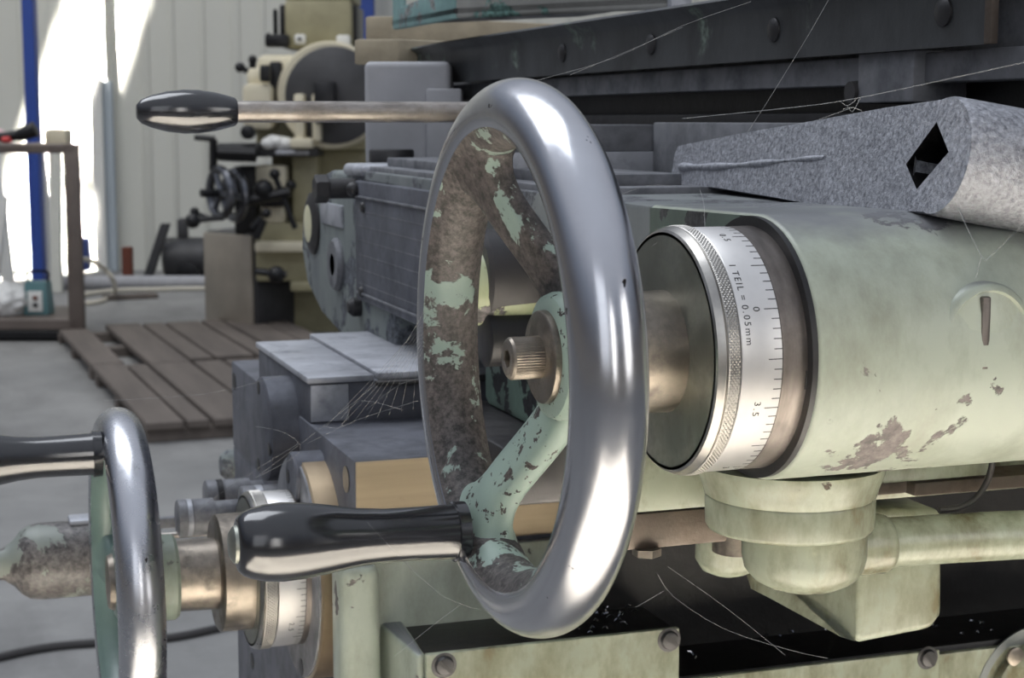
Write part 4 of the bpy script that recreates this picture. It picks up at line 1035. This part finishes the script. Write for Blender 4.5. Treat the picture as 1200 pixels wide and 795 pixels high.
# ------------------------------------------------------------------ room
b = MB(); b.box((-9, -6, -.1), (12, 14.5, 0)); build(b, 'floor', m_conc, None, kind='structure', label='grey concrete workshop floor')
b = MB(); HWAL = 12.25
b.box((-9, HWAL, 0), (11, HWAL + .15, 5.2), Mh)
build(b, 'wall_back', m_wall, None, kind='structure', label='pale corrugated panel wall')
b = MB()
for k in range(60): b.box((-6 + k * .22, HWAL - .012, 0), (-6 + k * .22 + .035 * (1 + (k % 3 == 0)), HWAL + .01, 5.2), Mh, bev=.004)
build(b, 'trim_1', m_wall, None, kind='structure')

# ------------------------------------------------------------------ light
w = bpy.data.worlds.new('workshop_daylight'); sc.world = w; w.use_nodes = True; nt = w.node_tree
bgn = nt.nodes['Background']
tcw = nt.nodes.new('ShaderNodeTexCoord'); sep = nt.nodes.new('ShaderNodeSeparateXYZ'); nt.links.new(tcw.outputs['Generated'], sep.inputs[0])
rp_ = nt.nodes.new('ShaderNodeValToRGB'); nt.links.new(sep.outputs['Z'], rp_.inputs['Fac'])
el = rp_.color_ramp.elements
el[0].position = 0; el[0].color = (.16, .15, .14, 1); el[1].position = 1; el[1].color = (.66, .71, .80, 1)
for p, c in ((.12, (.10, .10, .11, 1)), (.35, (.22, .25, .31, 1)), (.6, (.50, .53, .60, 1))):
    e = el.new(p); e.color = c
nt.links.new(rp_.outputs['Color'], bgn.inputs['Color']); bgn.inputs['Strength'].default_value = 1.0

def area(name, loc, target, sx, sy, power, col=(1, 1, 1), spread=180):
    l = bpy.data.lights.new(name, 'AREA'); l.shape = 'RECTANGLE'; l.size = sx; l.size_y = sy; l.energy = power; l.color = col; l.spread = math.radians(spread)
    o = bpy.data.objects.new(name, l); COL.objects.link(o); o.location = loc
    o.rotation_euler = (V(target) - V(loc)).to_track_quat('-Z', 'Y').to_euler(); return o
# window lamps of the hall, out of view
area('window_fill_light', (-1.6, -2.6, 2.3), (.3, .8, 1.0), 1.6, 2.2, 13, (.93, .96, 1))  # added lamp, no window known on this side; brightens the left-facing faces
area('window_fill_light', (2.6, -2.6, 1.9), (.35, .6, 1.0), 1.3, 1.8, 24, (1, .98, .95))
area('skylight', (-.8, 2.4, 4.4), (.3, 1.2, .9), 2.0, 3.0, 95, (.90, .94, 1))
area('window_fill_light', (-.1, -3.4, 1.9), (.35, .6, .98), .5, 1.7, 14, (1, .98, .95))
# daylight in the far half of the hall
area('skylight', (-.5, 8.0, 5.0), (1.2, 10.5, 1.0), 4, 4, 120, (1, .99, .95))
# sun falling through a roof light: onto the wall, and onto the floor in front of the machine
def beam_light(name, tgt, d, sx, sy, power, col, spread=3, dist=6, roll=0):
    o = area(name, V(tgt) - V(d).normalized() * dist, tgt, sx, sy, power, col, spread)
    o.rotation_euler = (o.rotation_euler.to_matrix() @ Matrix.Rotation(roll, 3, 'Z')).to_euler(); return o
def sun_patch(p, e1w, e2, d, dist, power):
    """collimated sunlight whose patch at p is e1w wide and runs along e2"""
    d = V(d).normalized(); y = V(e2) - d * d.dot(V(e2)); L_ = y.length; y.normalize(); z = -d; x = y.cross(z)
    l = bpy.data.lights.new('sunbeam', 'AREA'); l.shape = 'RECTANGLE'; l.size = e1w; l.size_y = L_; l.energy = power; l.color = (1, .96, .88); l.spread = math.radians(3)
    o = bpy.data.objects.new('sunbeam', l); COL.objects.link(o); c = V(p) - d * dist
    o.matrix_world = Matrix(((x.x, y.x, z.x, c.x), (x.y, y.y, z.y, c.y), (x.z, y.z, z.z, c.z), (0, 0, 0, 1)))
dsun = FH * .72 + RT * .30 + V((0, 0, -.62))
t0_, t1_ = AH(132, -40, 12.2), AH(14, 300, 12.2)
sun_patch((t0_ + t1_) / 2, .33, t1_ - t0_, dsun, 5, 110)
sun_patch(AH(14, 265, 11.6), .24, AH(8, 380, 11.6) - AH(24, 160, 11.6), dsun, 5, 45)
beam_light('sunbeam', (.3, -.25, 0), V((.05, .35, -1)), 2.2, 1.5, 320, (1, .91, .78), 6, 3.4)

sc.view_settings.view_transform = 'Standard'; sc.view_settings.look = 'None'; sc.view_settings.exposure = 0.0; sc.view_settings.gamma = 1
sc.view_settings.use_curve_mapping = False
sc.cycles.use_denoising = True
sc.cycles.max_bounces = 6; sc.cycles.sample_clamp_indirect = 6
